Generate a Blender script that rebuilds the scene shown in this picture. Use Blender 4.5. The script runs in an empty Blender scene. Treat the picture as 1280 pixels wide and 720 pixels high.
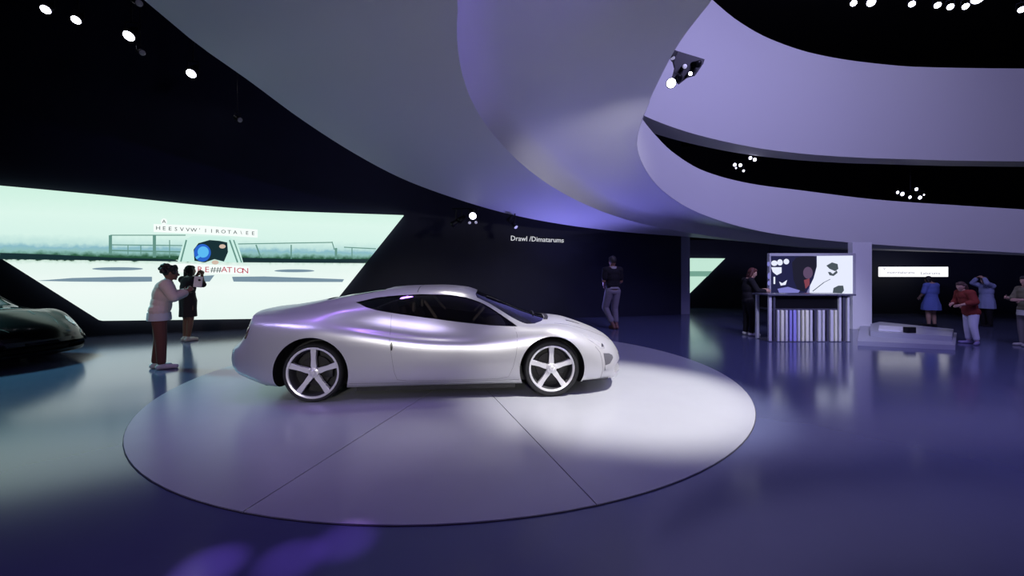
import bpy, bmesh, math, random
from mathutils import Vector, Matrix
from mathutils.bvhtree import BVHTree
from mathutils.geometry import tessellate_polygon
random.seed(7)
PI = math.pi
scn = bpy.context.scene
COL = scn.collection
FPX, HZ, CAMH = 500.0, 340.0, 1.45

# ------------------------------------------------------------------ helpers
def at(px, py, Y):
    """a photograph pixel at ground distance Y -> world point"""
    return Vector(((px-640)/FPX*Y, Y, CAMH-(py-HZ)/FPX*Y))
def floor_at(px, py):
    Y = FPX*CAMH/(py-HZ)
    return Vector(((px-640)/FPX*Y, Y, 0))

def mat(name, col, rough=.5, metal=0, coat=0, emit=None, estr=0, spec=.5, bump=0, bscale=40, var=0, vscale=8):
    m = bpy.data.materials.new(name); m.use_nodes = True
    nt = m.node_tree; b = nt.nodes['Principled BSDF']
    b.inputs['Base Color'].default_value = (*col, 1)
    b.inputs['Roughness'].default_value = rough
    b.inputs['Metallic'].default_value = metal
    b.inputs['Coat Weight'].default_value = coat
    b.inputs['Coat Roughness'].default_value = .06
    b.inputs['Specular IOR Level'].default_value = spec
    if emit:
        b.inputs['Emission Color'].default_value = (*emit, 1)
        b.inputs['Emission Strength'].default_value = estr
    if bump or var:
        tc = nt.nodes.new('ShaderNodeTexCoord')
        nz = nt.nodes.new('ShaderNodeTexNoise'); nz.inputs['Scale'].default_value = bscale if bump else vscale
        nz.inputs['Detail'].default_value = 4
        nt.links.new(tc.outputs['Object'], nz.inputs['Vector'])
        if bump:
            bp = nt.nodes.new('ShaderNodeBump'); bp.inputs['Strength'].default_value = bump
            bp.inputs['Distance'].default_value = .01
            nt.links.new(nz.outputs['Fac'], bp.inputs['Height']); nt.links.new(bp.outputs['Normal'], b.inputs['Normal'])
        if var:
            mx = nt.nodes.new('ShaderNodeMix'); mx.data_type = 'RGBA'
            mx.inputs['A'].default_value = (*[c*(1-var) for c in col], 1)
            mx.inputs['B'].default_value = (*[min(1, c*(1+var)) for c in col], 1)
            nt.links.new(nz.outputs['Fac'], mx.inputs['Factor']); nt.links.new(mx.outputs['Result'], b.inputs['Base Color'])
    return m

def link_mesh(name, me, m=None, parent=None, smooth=None):
    o = bpy.data.objects.new(name, me); COL.objects.link(o)
    if m and not me.materials: me.materials.append(m)
    if parent: o.parent = parent
    if smooth is not None:
        for p in me.polygons: p.use_smooth = True
        if smooth < 179: me.set_sharp_from_angle(angle=math.radians(smooth))
    return o
def obj(name, bm, m=None, parent=None, smooth=None, recalc=True):
    if recalc: bmesh.ops.recalc_face_normals(bm, faces=bm.faces)
    me = bpy.data.meshes.new(name); bm.to_mesh(me); bm.free()
    return link_mesh(name, me, m, parent, smooth)
def tag(o, label, cat, group=None):
    o['label'] = label; o['category'] = cat
    if group: o['group'] = group
    return o
def struct(o): o['kind'] = 'structure'; return o
def empty(name, loc=(0,0,0), rz=0):
    o = bpy.data.objects.new(name, None); COL.objects.link(o)
    o.location = loc; o.rotation_euler = (0,0,rz); o.empty_display_size = .1
    return o
def box(bm, a, b, bev=0):
    a, b = Vector(a), Vector(b)
    r = bmesh.ops.create_cube(bm, size=1, matrix=Matrix.Translation((a+b)/2) @ Matrix.Diagonal((*(b-a), 1)))
    if bev:
        vs = set(r['verts']); es = [e for e in bm.edges if e.verts[0] in vs and e.verts[1] in vs]
        bmesh.ops.bevel(bm, geom=es, offset=bev, segments=2, affect='EDGES', profile=.5)
def axis_mat(p, q):
    d = (q-p).normalized(); return Matrix.Translation((p+q)/2) @ d.to_track_quat('Z','Y').to_matrix().to_4x4()
def cone(bm, p, q, r1, r2, seg=20):
    p, q = Vector(p), Vector(q)
    return bmesh.ops.create_cone(bm, cap_ends=True, segments=seg, radius1=r1, radius2=r2, depth=(q-p).length, matrix=axis_mat(p, q))
def ball(bm, c, r, seg=14, rot=None):
    r = Vector(r) if hasattr(r, '__len__') else Vector((r,r,r))
    M = Matrix.Translation(Vector(c)) @ (rot.to_4x4() if rot else Matrix()) @ Matrix.Diagonal((*r, 1))
    bmesh.ops.create_uvsphere(bm, u_segments=seg, v_segments=max(6, seg//2+2), radius=1, matrix=M)
def capsule(bm, p, q, r1, r2, seg=12):
    cone(bm, p, q, r1, r2, seg); ball(bm, p, r1, seg); ball(bm, q, r2, seg)
def lathe(bm, prof, seg=40, M=Matrix()):
    rings = []
    for r, z in prof:
        rings.append([bm.verts.new(M @ Vector((r*math.cos(2*PI*i/seg), r*math.sin(2*PI*i/seg), z))) for i in range(seg)])
    for a, b in zip(rings, rings[1:]):
        for i in range(seg): bm.faces.new((a[i], a[(i+1)%seg], b[(i+1)%seg], b[i]))
    return rings
def extrude_poly(bm, pts, vec):
    """closed prism from a planar polygon of 3D points"""
    n = len(pts); a = [bm.verts.new(p) for p in pts]; b = [bm.verts.new(Vector(p)+Vector(vec)) for p in pts]
    bm.faces.new(a); bm.faces.new(b[::-1])
    for i in range(n): bm.faces.new((a[i], b[i], b[(i+1)%n], a[(i+1)%n]))
def crom(pts, n):
    """dense Catmull-Rom through points (chord-length parameter)"""
    P = [Vector(p) for p in pts]; P = [2*P[0]-P[1]] + P + [2*P[-1]-P[-2]]
    out = []
    for i in range(1, len(P)-2):
        p0, p1, p2, p3 = P[i-1:i+3]
        t0 = 0; t1 = max(1e-6, (p1-p0).length**.5); t2 = t1+max(1e-6, (p2-p1).length**.5); t3 = t2+max(1e-6, (p3-p2).length**.5)
        for k in range(n):
            t = t1+(t2-t1)*k/n
            A1 = p0*(t1-t)/(t1-t0)+p1*(t-t0)/(t1-t0); A2 = p1*(t2-t)/(t2-t1)+p2*(t-t1)/(t2-t1); A3 = p2*(t3-t)/(t3-t2)+p3*(t-t2)/(t3-t2)
            B1 = A1*(t2-t)/(t2-t0)+A2*(t-t0)/(t2-t0); B2 = A2*(t3-t)/(t3-t1)+A3*(t-t1)/(t3-t1)
            out.append(B1*(t2-t)/(t2-t1)+B2*(t-t1)/(t2-t1))
    out.append(P[-2].copy()); return out
def resample(pts, n):
    L = [0]
    for a, b in zip(pts, pts[1:]): L.append(L[-1]+(b-a).length)
    out = []; j = 0
    for k in range(n):
        s = L[-1]*k/(n-1)
        while j < len(L)-2 and L[j+1] < s: j += 1
        out.append(pts[j].lerp(pts[j+1], (s-L[j])/max(1e-9, L[j+1]-L[j])))
    return out
def pchip(xs, ys):
    n = len(xs); h = [xs[i+1]-xs[i] for i in range(n-1)]; d = [(ys[i+1]-ys[i])/h[i] for i in range(n-1)]
    m = [0]*n
    for i in range(1, n-1):
        if d[i-1]*d[i] > 0:
            w1 = 2*h[i]+h[i-1]; w2 = h[i]+2*h[i-1]; m[i] = (w1+w2)/(w1/d[i-1]+w2/d[i])
    m[0] = d[0]; m[-1] = d[-1]
    def f(x):
        i = 0
        while i < n-2 and x > xs[i+1]: i += 1
        t = (x-xs[i])/h[i]
        return (2*t**3-3*t*t+1)*ys[i]+(t**3-2*t*t+t)*h[i]*m[i]+(-2*t**3+3*t*t)*ys[i+1]+(t**3-t*t)*h[i]*m[i+1]
    return f
def baked(o):
    """the object's mesh with its modifiers applied"""
    dg = bpy.context.evaluated_depsgraph_get(); dg.update()
    me = bpy.data.meshes.new_from_object(o.evaluated_get(dg)); o.modifiers.clear(); old = o.data; o.data = me
    if old.users == 0: bpy.data.meshes.remove(old)
    return o
def remesh(o, vox, sm=3, fac=.5):
    r = o.modifiers.new('r', 'REMESH'); r.mode = 'VOXEL'; r.voxel_size = vox; r.use_smooth_shade = True
    if sm:
        s = o.modifiers.new('s', 'SMOOTH'); s.iterations = sm; s.factor = fac
    mats = list(o.data.materials); baked(o)
    if not o.data.materials:
        for q in mats: o.data.materials.append(q)
    for p in o.data.polygons: p.use_smooth = True
    return o
def text_obj(name, s, size, M, m, parent, depth=.004, sx=1):
    c = bpy.data.curves.new(name, 'FONT'); c.body = s; c.size = size; c.extrude = depth; c.resolution_u = 2
    c.align_x = 'CENTER'; c.align_y = 'CENTER'
    t = bpy.data.objects.new(name, c); COL.objects.link(t)
    dg = bpy.context.evaluated_depsgraph_get(); dg.update()
    me = bpy.data.meshes.new_from_object(t.evaluated_get(dg)); bpy.data.objects.remove(t)
    me.transform(Matrix.Diagonal((sx,1,1,1))); me.transform(M)
    me.materials.clear()
    return link_mesh(name, me, m, parent)

# ------------------------------------------------------------------ materials
M_floor = mat('polished_dark_floor', (.078,.090,.165), .15, spec=.95, var=.12, vscale=1.3)
M_disc = mat('pale_disc', (.34,.35,.37), .27, spec=.45, var=.04, vscale=3)
M_gap = mat('seam_dark', (.03,.03,.035), .7)
M_black = mat('black_paint', (.006,.006,.008), .75, spec=.2)
M_navy = mat('navy_wall', (.014,.016,.032), .6, spec=.3, var=.15, vscale=2)
M_white = mat('white_plaster', (.72,.72,.74), .55, spec=.3, bump=.04, bscale=15)
M_column = mat('grey_column', (.30,.31,.40), .5)
M_pillar = mat('white_pillar', (.84,.84,.86), .5)
M_metalblk = mat('black_metal', (.012,.012,.015), .4, .5)
M_lens = mat('lamp_lens', (.9,.9,.95), .3, emit=(.85,.85,1), estr=14)
M_lens_dim = mat('lamp_lens_dim', (.9,.9,.95), .3, emit=(.6,.58,.85), estr=.35)
M_lens_off = mat('lamp_lens_unlit', (.10,.10,.12), .3, emit=(.6,.58,.85), estr=.03)
M_lens_pur = mat('purple_lens', (.5,.3,.9), .3, emit=(.38,.16,1), estr=30)
M_paint = mat('silver_paint', (.54,.54,.55), .33, .50, coat=.5)
M_paint.node_tree.nodes['Principled BSDF'].inputs['Coat Roughness'].default_value = .18
M_blackpaint = mat('black_car_paint', (.003,.003,.004), .2, 0, coat=.08, spec=.12)
M_trim = mat('black_trim', (.012,.012,.013), .5)
M_rubber = mat('tyre_rubber', (.018,.018,.019), .65, spec=.3)
M_alloy = mat('alloy', (.80,.79,.80), .32, .45)
M_alloyd = mat('dark_barrel', (.10,.10,.105), .4, .7)
M_disk = mat('brake_steel', (.035,.033,.035), .4, .6)
M_chrome = mat('chrome', (.85,.85,.86), .12, 1)
M_leather = mat('dark_leather', (.045,.04,.035), .55)
M_beige = mat('beige_trim', (.38,.34,.29), .6)
M_seam = mat('seam_grey', (.16,.16,.165), .5)
M_lampsilver = mat('headlamp_cover', (.44,.44,.45), .2, .3, coat=.5)
M_vent = mat('vent_grey', (.075,.075,.085), .45)
M_red = mat('tail_red', (.07,.010,.012), .15, coat=1)
M_dark_lamp = mat('lamp_glass_dark', (.05,.05,.055), .1, coat=1)

def glass(name, tint, mixf):
    m = bpy.data.materials.new(name); m.use_nodes = True; nt = m.node_tree; nt.nodes.clear()
    out = nt.nodes.new('ShaderNodeOutputMaterial'); mx = nt.nodes.new('ShaderNodeMixShader')
    tr = nt.nodes.new('ShaderNodeBsdfTransparent'); tr.inputs[0].default_value = (*tint, 1)
    gl = nt.nodes.new('ShaderNodeBsdfGlossy'); gl.inputs['Roughness'].default_value = .03; gl.inputs[0].default_value = (.9,.9,.95,1)
    fr = nt.nodes.new('ShaderNodeFresnel'); fr.inputs[0].default_value = 1.5
    nt.links.new(fr.outputs[0], mx.inputs[0]); nt.links.new(tr.outputs[0], mx.inputs[1]); nt.links.new(gl.outputs[0], mx.inputs[2])
    nt.links.new(mx.outputs[0], out.inputs[0]); return m
M_glass = glass('tinted_glass', (.58,.56,.54), .5)
def emis(name, col, s=1):
    return mat(name, (.02,.02,.02), .35, emit=col, estr=s)

# ------------------------------------------------------------------ camera
cam = bpy.data.objects.new('camera', bpy.data.cameras.new('camera')); COL.objects.link(cam)
cam.location = (0,0,CAMH); cam.rotation_euler = (PI/2,0,0)
cam.data.sensor_width = 36; cam.data.lens = FPX/1280*36
cam.data.shift_y = -(360-HZ)/1280
cam.data.clip_start = .05
scn.camera = cam

# ------------------------------------------------------------------ setting: floor, walls, ceiling
bm = bmesh.new(); box(bm, (-22,-8,-.1), (24,26,0)); struct(obj('floor', bm, M_floor))
bm = bmesh.new(); box(bm, (-22,-8,9.6), (24,26,9.7)); struct(obj('ceiling', bm, M_black))
for nm, a, b in (('wall_front',(-22,-8.2,0),(24,-8,9.6)), ('wall_left',(-22.2,-8,0),(-22,26,9.6)), ('wall_right',(24,-8,0),(24.2,26,9.6)), ('wall_back',(-22,26,0),(24,26.2,9.6))):
    bm = bmesh.new(); box(bm, a, b); struct(obj(nm, bm, M_black))

WALL = crom([(-17,8.6,0),(-13.5,8.3,0),(-10.8,8.55,0),(-8.8,9.3,0),(-6.8,10.1,0),(-3.0,11.5,0),(0,12.2,0),(3.15,12.9,0),(5.75,13.6,0)], 10)
def wall_Y(px, off=0.0):
    """distance at which the pixel column meets the curved wall, off metres in front of it"""
    k = (px-640)/FPX
    for a, b in zip(WALL, WALL[1:]):
        fa = a.x-k*a.y; fb = b.x-k*b.y
        if fa <= 0 <= fb:
            t = -fa/(fb-fa); return a.y+(b.y-a.y)*t-off
    return WALL[0].y-off
def strip_wall(path, z0, z1, th):
    bm = bmesh.new(); n = len(path)
    rows = []
    for i, p in enumerate(path):
        t = (path[min(i+1,n-1)]-path[max(i-1,0)]).normalized(); nn = Vector((-t.y, t.x, 0))
        q = p+nn*th
        rows.append([bm.verts.new((p.x,p.y,z0)), bm.verts.new((p.x,p.y,z1)), bm.verts.new((q.x,q.y,z1)), bm.verts.new((q.x,q.y,z0))])
    for a, b in zip(rows, rows[1:]):
        for i in range(4): bm.faces.new((a[i], a[(i+1)%4], b[(i+1)%4], b[i]))
    bm.faces.new(rows[0]); bm.faces.new(rows[-1][::-1]); return bm
struct(obj('wall_curved', strip_wall(WALL, 0, 9.6, .2), M_navy, smooth=50))
# end pier of the curved wall
bm = bmesh.new(); box(bm, (5.55,13.75,0), (6.12,14.4,2.9), .01); struct(obj('trim_1', bm, M_column))
RW = [Vector(p) for p in ((5.9,16.2,0),(10.4,16.2,0),(12.2,14.0,0),(23.8,13.3,0))]
struct(obj('wall_hall', strip_wall(RW, 0, 2.75, .2), M_navy))

# turntable disc in the floor
DC = Vector((-.668, 5.94, 0)); DR = 3.66
bm = bmesh.new()
angs = sorted([math.radians(a) for a in (-71, -105, 75, 109)])
rings = lathe(bm, [(0.001,.001),(DR-.004,.001)], 96, Matrix.Translation(DC)); bm.free()
bm = bmesh.new()
for k in range(4):
    a0 = angs[k]; a1 = angs[(k+1)%4]+(2*PI if k == 3 else 0)
    g = .004; n = max(6, int((a1-a0)/.05)); mid = (a0+a1)/2
    c0 = DC+Vector((math.cos(mid), math.sin(mid), 0))*(g/max(.1, math.sin((a1-a0)/2)))
    loop = [c0]+[DC+Vector((DR*math.cos(a0+g/DR+(a1-a0-2*g/DR)*i/n), DR*math.sin(a0+g/DR+(a1-a0-2*g/DR)*i/n), 0)) for i in range(n+1)]
    extrude_poly(bm, [p+Vector((0,0,.001)) for p in loop], (0,0,.009))
disc = obj('turntable', bm, M_disc); tag(disc, 'round pale grey display disc set into the dark floor under the silver car', 'display platform')
bm = bmesh.new(); lathe(bm, [(.001,.0008),(DR+.006,.0008),(DR+.006,.004),(.001,.004)], 96, Matrix.Translation(DC)); obj('seam_ring', bm, M_gap, disc)

# ------------------------------------------------------------------ spiral ramp: white soffit, parapets
A = [(-4.9,-2,5.7),(-5.0,1,5.4),(-4.9,3.2,5.15)]+[at(*p) for p in ((180,0,5.0),(245,54,5.6),(310,100,6.3),(375,148,7.1),(440,190,8.0),(500,222,8.9),(560,245,9.8),(630,266,10.8),(700,280,11.7),(780,290,12.7),(858,296,13.6),(930,302,14.0),(1010,310,13.8),(1100,313,12.9),(1200,316,12.0),(1290,320,11.2),(1400,325,10.4))]
B = [(-.2,-2,5.2),(-.45,1,4.9),(-.58,3.0,4.68)]+[at(*p) for p in ((572,0,4.4),(571,40,4.9),(575,80,5.45),(585,115,6.0),(600,145,6.55),(620,172,7.1),(650,203,7.9),(685,230,8.8),(720,250,9.7),(760,267,10.7),(800,279,11.6),(850,289,12.6),(900,297,13.0),(960,304.5,13.0),(1010,308.5,12.8),(1100,311,12.1),(1200,315,11.4),(1290,319,10.7),(1400,324,10.0))]
Cc = [(2.9,-2,5.6),(2.6,1,5.2),(2.42,3.2,4.9)]+[at(*p) for p in ((890,0,4.6),(870,25,4.85),(850,52,5.2),(835,78,5.6),(820,108,6.15),(808,135,6.8),(800,156,7.4),(796,172,7.9),(796,186,8.3),(803,206,8.8),(815,225,9.2),(830,240,9.5),(860,260,9.9),(900,276,10.15),(950,289,10.35),(1010,298,10.5),(1100,306,10.55),(1200,312,10.35),(1290,317,10.05),(1400,323,9.6))]
NR = 120
Ad, Bd, Cd = [resample(crom(q, 10), NR) for q in (A, B, Cc)]
bm = bmesh.new(); rows = []
UP = Vector((0,0,.22))
for i in range(NR):
    a, b, c = Ad[i], Bd[i], Cd[i]
    w = (c-b).length; R = min(.32, .16*w)
    pts = [a, a+UP, b+UP*1.5+Vector((0,0,R)), c+UP, c]
    K = 14
    for k in range(1, K):
        s = 1-k/K; s = s**1.4; p = b.lerp(c, s)
        r = R*(1-max(0, 1-s/.17)**2.2) * (1-s)**.6
        pts.append(p+Vector((0,0,r)))
    pts.append(b+Vector((0,0,.0)))
    for k in range(1, 6):
        s = k/6; pts.append(b.lerp(a, s)+Vector((0,0,.05*math.sin(PI*s))))
    rows.append([bm.verts.new(p) for p in pts])
for r0, r1 in zip(rows, rows[1:]):
    n = len(r0)
    for i in range(n): bm.faces.new((r0[i], r0[(i+1)%n], r1[(i+1)%n], r1[i]))
bm.faces.new(rows[0]); bm.faces.new(rows[-1][::-1])
ramp = struct(obj('ceiling_ramp', bm, M_white, smooth=40))

def parapet(name, low, high, th, soff=0):
    """curved upright band between two 3D edges, with thickness away from the void and an optional soffit under it"""
    bm = bmesh.new(); n = len(low); rows = []
    for i in range(n):
        t = (low[min(i+1,n-1)]-low[max(i-1,0)]); t.z = 0; t.normalize(); nn = Vector((-t.y, t.x, 0))
        if nn.y < 0: nn = -nn
        lo, hi = low[i]-nn*.012, high[i]-nn*.012
        pts = [lo, hi, hi+nn*th, lo+nn*th+Vector((0,0,.12))]
        if soff: pts = [lo, hi, hi+nn*th, lo+nn*th+Vector((0,0,.3)), lo+nn*soff+Vector((0,0,.3)), lo+nn*soff]
        rows.append([bm.verts.new(p) for p in pts])
    for a, b in zip(rows, rows[1:]):
        m = len(a)
        for i in range(m): bm.faces.new((a[i], a[(i+1)%m], b[(i+1)%m], b[i]))
    bm.faces.new(rows[0]); bm.faces.new(rows[-1][::-1])
    return struct(obj(name, bm, M_white, smooth=35))
# lower parapet stands on the ramp's inner edge
i0 = next(i for i, p in enumerate(Cd) if p.y > 6.4)
low = Cd[i0:]
topy = pchip([780,797,803,815,840,880,940,1000,1100,1200,1280,1420], [120,141,150,165,190,214,230,238,250,257,262,272])
high = []
for k, p in enumerate(low):
    px = 640+FPX*p.x/p.y
    py0 = HZ-(p.z-CAMH)/p.y*FPX
    if p.y < 8.35: z = p.z+.86*min(1, .25+.75*(p.y-6.4)/1.9)
    else: z = max(p.z+.5, CAMH+(HZ-topy(px))/FPX*p.y)
    high.append(Vector((p.x, p.y, z)))
parapet('trim_2', low, high, .14)
# upper parapet: a higher turn of the spiral across the void
ub = [at(*p) for p in ((735,100,7.6),(770,126,8.6),(805,145,9.4),(840,159,10.0),(880,171,10.5),(940,184,10.95),(1000,192,11.2),(1070,197,11.3),(1130,199,11.3),(1200,201,11.2),(1290,202,11.0),(1420,203,10.6))]
uy = pchip([735,770,805,840,870,890,920,960,1020,1080,1150,1290,1420], [-260,-180,-105,-55,-20,0,25,48,68,78,84,86,84])
ubd = resample(crom(ub, 10), 70)
uh = []
for p in ubd:
    px = 640+FPX*p.x/p.y; uh.append(Vector((p.x, p.y, CAMH+(HZ-uy(px))/FPX*p.y)))
parapet('trim_3', ubd, uh, .15, .55)

# ------------------------------------------------------------------ car
ST = [ # x, zb, P3(w,z), P4(w,z), P5(w,z), P6(w,z), P7(w,z), P8(w,z), P9z
(-2.420,.46,(.70,.475),(.69,.478),(.66,.480),(.60,.481),(.5,.482),(.34,.483),.484),
(-2.400,.38,(.79,.47),(.775,.535),(.75,.565),(.70,.575),(.58,.58),(.4,.583),.585),
(-2.335,.30,(.840,.49),(.825,.575),(.79,.612),(.72,.625),(.6,.635),(.4,.64),.64),
(-2.240,.265,(.855,.51),(.838,.66),(.805,.735),(.74,.765),(.6,.785),(.4,.80),.805),
(-2.195,.25,(.866,.515),(.85,.70),(.82,.800),(.75,.850),(.6,.88),(.4,.895),.90),
(-2.150,.24,(.875,.52),(.86,.745),(.83,.865),(.75,.93),(.6,.960),(.4,.978),.985),
(-1.950,.19,(.905,.53),(.89,.765),(.855,.870),(.76,.935),(.6,.970),(.4,.998),1.010),
(-1.650,.165,(.925,.53),(.915,0.786),(0.868,.880),(.765,.940),(.6,.990),(.4,1.038),1.058),
(-1.330,.155,(.940,.53),(.930,0.793),(0.874,.880),(.765,.962),(.59,1.035),(.4,1.10),1.125),
(-1.000,.150,(.937,.51),(.925,0.767),(0.858,.850),(.765,1.00),(.58,1.090),(.42,1.168),1.190),
(-.700,.150,(.930,.50),(.912,0.732),(0.836,.805),(.762,1.00),(.59,1.143),(.42,1.216),1.236),
(-.400,.150,(.922,.48),(.900,0.687),(0.824,.752),(.755,.955),(.60,1.170),(.40,1.243),1.262),
(0.000,.150,(.913,.46),(.888,0.647),(0.818,.702),(.750,.895),(.59,1.175),(.38,1.250),1.270),
(.300,.150,(.908,.45),(.886,0.628),(0.828,.690),(.745,.848),(.575,1.140),(.37,1.225),1.248),
(.600,.150,(.908,.45),(.888,.620),(.846,.700),(.750,.812),(.60,1.030),(.48,1.088),1.146),
(.900,.150,(.915,.47),(.897,.640),(.858,.722),(.765,.802),(.68,.848),(.54,.925),1.022),
(1.100,.150,(.924,.50),(.907,.675),(.868,.752),(.780,.795),(.70,.808),(.50,.858),.938),
(1.330,.150,(.932,.53),(.917,.700),(.868,.782),(.760,.808),(.62,.812),(.40,.842),.872),
(1.600,.150,(.925,.48),(.905,.650),(.848,.738),(.740,.770),(.60,.780),(.40,.808),.838),
(1.830,.152,(.905,.42),(.882,.560),(.818,.655),(.720,.692),(.60,.708),(.40,.738),.768),
(2.050,.158,(.865,.36),(.842,.470),(.785,.555),(.700,.592),(.58,.614),(.38,.648),.680),
(2.185,.157,(.830,.32),(.805,.410),(.752,.480),(.670,.518),(.55,.545),(.35,.580),.606),
(2.285,.160,(.790,.30),(.768,.365),(.722,.415),(.640,.445),(.52,.468),(.33,.496),.515),
(2.335,.155,(.755,.27),(.738,.325),(.695,.365),(.615,.385),(.50,.402),(.32,.420),.434),
(2.352,.170,(.735,.26),(.722,.305),(.685,.340),(.605,.358),(.49,.372),(.32,.388),.400),
(2.362,.215,(.715,.255),(.705,.28),(.675,.305),(.60,.318),(.485,.328),(.32,.336),.344)]
XS = [s[0] for s in ST]
F = {}
F['zb'] = pchip(XS, [s[1] for s in ST]); F['z9'] = pchip(XS, [s[8] for s in ST])
for j in range(2, 8):
    F['w%d'%j] = pchip(XS, [s[j][0] for s in ST]); F['z%d'%j] = pchip(XS, [s[j][1] for s in ST])
def plan_shift(x, y):
    q = (abs(y)/.9)**2.2
    if x > 1.15: return -.42*min(1, (x-1.15)/1.25)**1.5*q
    if x < -1.5: return .24*min(1, (-1.5-x)/.8)**1.3*q
    return 0
def section(x, inset=0, floor=None):
    zb = F['zb'](x); w3, z3 = F['w2'](x), F['z2'](x)
    span = max(0, z3-zb)
    pts = [(0, zb), (w3*.5, zb), (w3-.10, zb+.0), (w3-.035, zb+min(.05, span*.2)), (w3-.010, zb+min(.14, span*.5)), (w3, z3)]
    for j in range(3, 8): pts.append((F['w%d'%j](x), F['z%d'%j](x)))
    pts.append((F['w7'](x)*.45, F['z9'](x)*.75+F['z7'](x)*.25)); pts.append((0, F['z9'](x)))
    return pts
def dense(pts, n=5):
    P = [Vector((0, y, z)) for y, z in pts]
    # mirror the neighbours at both ends so the section crosses the centre line level
    ext = [Vector((0,-P[1].y,P[1].z))]+P+[Vector((0,-P[-2].y,P[-2].z))]
    out = crom(ext, n); return out[n:-n]
xs = []
for a, b in zip(XS, XS[1:]):
    n = max(2, int(round((b-a)/.045)))
    xs += [a+(b-a)*k/n for k in range(n)]
xs.append(XS[-1])
bm = bmesh.new(); rings = []
for x in xs:
    D = dense(section(x)); ring = []
    for p in D: ring.append(bm.verts.new((x+plan_shift(x, p.y), -p.y, p.z)))
    for p in D[-2:0:-1]: ring.append(bm.verts.new((x+plan_shift(x, p.y), p.y, p.z)))
    rings.append(ring)
for a, b in zip(rings, rings[1:]):
    n = len(a)
    for i in range(n): bm.faces.new((a[i], a[(i+1)%n], b[(i+1)%n], b[i]))
def cap(ring, flip):
    f = bm.faces.new(ring[::-1] if flip else ring); bmesh.ops.triangulate(bm, faces=[f])
cap(rings[0], True); cap(rings[-1], False)
bmesh.ops.recalc_face_normals(bm, faces=bm.faces)
BVH = BVHTree.FromBMesh(bm)
body_bm = bm
def hit(o, d):
    r = BVH.ray_cast(Vector(o), Vector(d)); return r[0], r[1]

car = empty('sports_car', (-.937, 5.376, .010), math.atan2(.209, 2.657))
tag(car, 'silver two-door sports coupe parked on the round pale disc', 'car')
me = bpy.data.meshes.new('body'); body_bm.to_mesh(me); body_bm.free()
body = link_mesh('body', me, M_paint, car); me.materials.append(M_trim)
WR = .325; AX = 1.333
cutters = []
def cutter(bm2):
    bmesh.ops.recalc_face_normals(bm2, faces=bm2.faces)
    m2 = bpy.data.meshes.new('cut'); bm2.to_mesh(m2); bm2.free()
    m2.materials.append(M_paint); m2.materials.append(M_trim)
    for p in m2.polygons: p.material_index = 1
    o = bpy.data.objects.new('cut', m2); COL.objects.link(o); o.parent = car; cutters.append(o)
    md = body.modifiers.new('b', 'BOOLEAN'); md.operation = 'DIFFERENCE'; md.solver = 'EXACT'; md.object = o
    body_eval()
def body_eval():
    mats = [M_paint, M_trim]
    baked(body)
    o = cutters.pop(); m2 = o.data; bpy.data.objects.remove(o); bpy.data.meshes.remove(m2)
# cabin cavity
b2 = bmesh.new(); rs = []
cx = [-1.25+2.5*k/40 for k in range(41)]
for x in cx:
    D = dense(section(x), 3)
    up = [Vector((0, max(0, p.y-.06), p.z-.035)) for p in D if p.z > .40]
    path = [Vector((0,0,.30)), Vector((0,up[0].y,.30))]+up[:-1]+[Vector((0,0,up[-1].z))]
    path = [p for i, p in enumerate(path) if i == 0 or (p-path[i-1]).length > 1e-4]
    ring = [(p.y, p.z) for p in resample(path, 30)]
    vs = [b2.verts.new((x, -y, z)) for y, z in ring]+[b2.verts.new((x, y, z)) for y, z in ring[-2:0:-1]]
    rs.append(vs)
for a, b in zip(rs, rs[1:]):
    n = len(a)
    for i in range(n): b2.faces.new((a[i], a[(i+1)%n], b[(i+1)%n], b[i]))
b2.faces.new(rs[0]); b2.faces.new(rs[-1][::-1])
bmesh.ops.remove_doubles(b2, verts=b2.verts, dist=1e-5)
cutter(b2)
# side windows
SIDE_WIN = [(-.945,1.085),(-.88,1.10),(-.72,1.137),(-.58,1.154),(-.43,1.166),(-.19,1.177),(.066,1.170),(.20,1.157),(.333,1.135),(.43,1.105),(.53,1.068),(.63,1.012),(.727,.949),(.84,.874),(.945,.803),(.88,.803),(.80,.806),(.625,.815),(.339,.846),(.15,.872),(-.033,.900),(-.22,.927),(-.403,.955),(-.55,.979),(-.677,1.004),(-.80,1.036),(-.89,1.070)]
b2 = bmesh.new(); extrude_poly(b2, [Vector((x,-1.2,z)) for x, z in SIDE_WIN], (0,2.4,0)); cutter(b2)
# windscreen and rear screen, cut from above: outline in plan (x, |y|)
WS = [(.47,0),(.465,.25),(.45,.43),(.47,.52),(.62,.545),(.80,.585),(.98,.64),(1.07,.665),(1.16,.64),(1.27,.5),(1.33,.3),(1.35,0)]
RS = [(-.62,0),(-.63,.30),(-.66,.44),(-.80,.46),(-1.0,.45),(-1.2,.42),(-1.36,.37),(-1.40,.2),(-1.41,0)]
def sym(o): return [(x,-y) for x, y in o]+[(x,y) for x, y in o[::-1] if y > 0]
b2 = bmesh.new(); extrude_poly(b2, [Vector((x,y,.80)) for x, y in sym(WS)][:], (0,0,.9)); cutter(b2)
b2 = bmesh.new(); extrude_poly(b2, [Vector((x,y,.95)) for x, y in sym(RS)][:], (0,0,.9)); cutter(b2)
# wheel arches
for s in (-1, 1):
    for ax, r, dz in ((-AX,.402,.0),(AX,.378,.0)):
        b2 = bmesh.new(); cone(b2, (ax,s*.58,WR+dz), (ax,s*1.3,WR+dz), r, r, 64); cutter(b2)
for p in body.data.polygons: p.use_smooth = True
body.data.set_sharp_from_angle(angle=math.radians(32))

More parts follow.
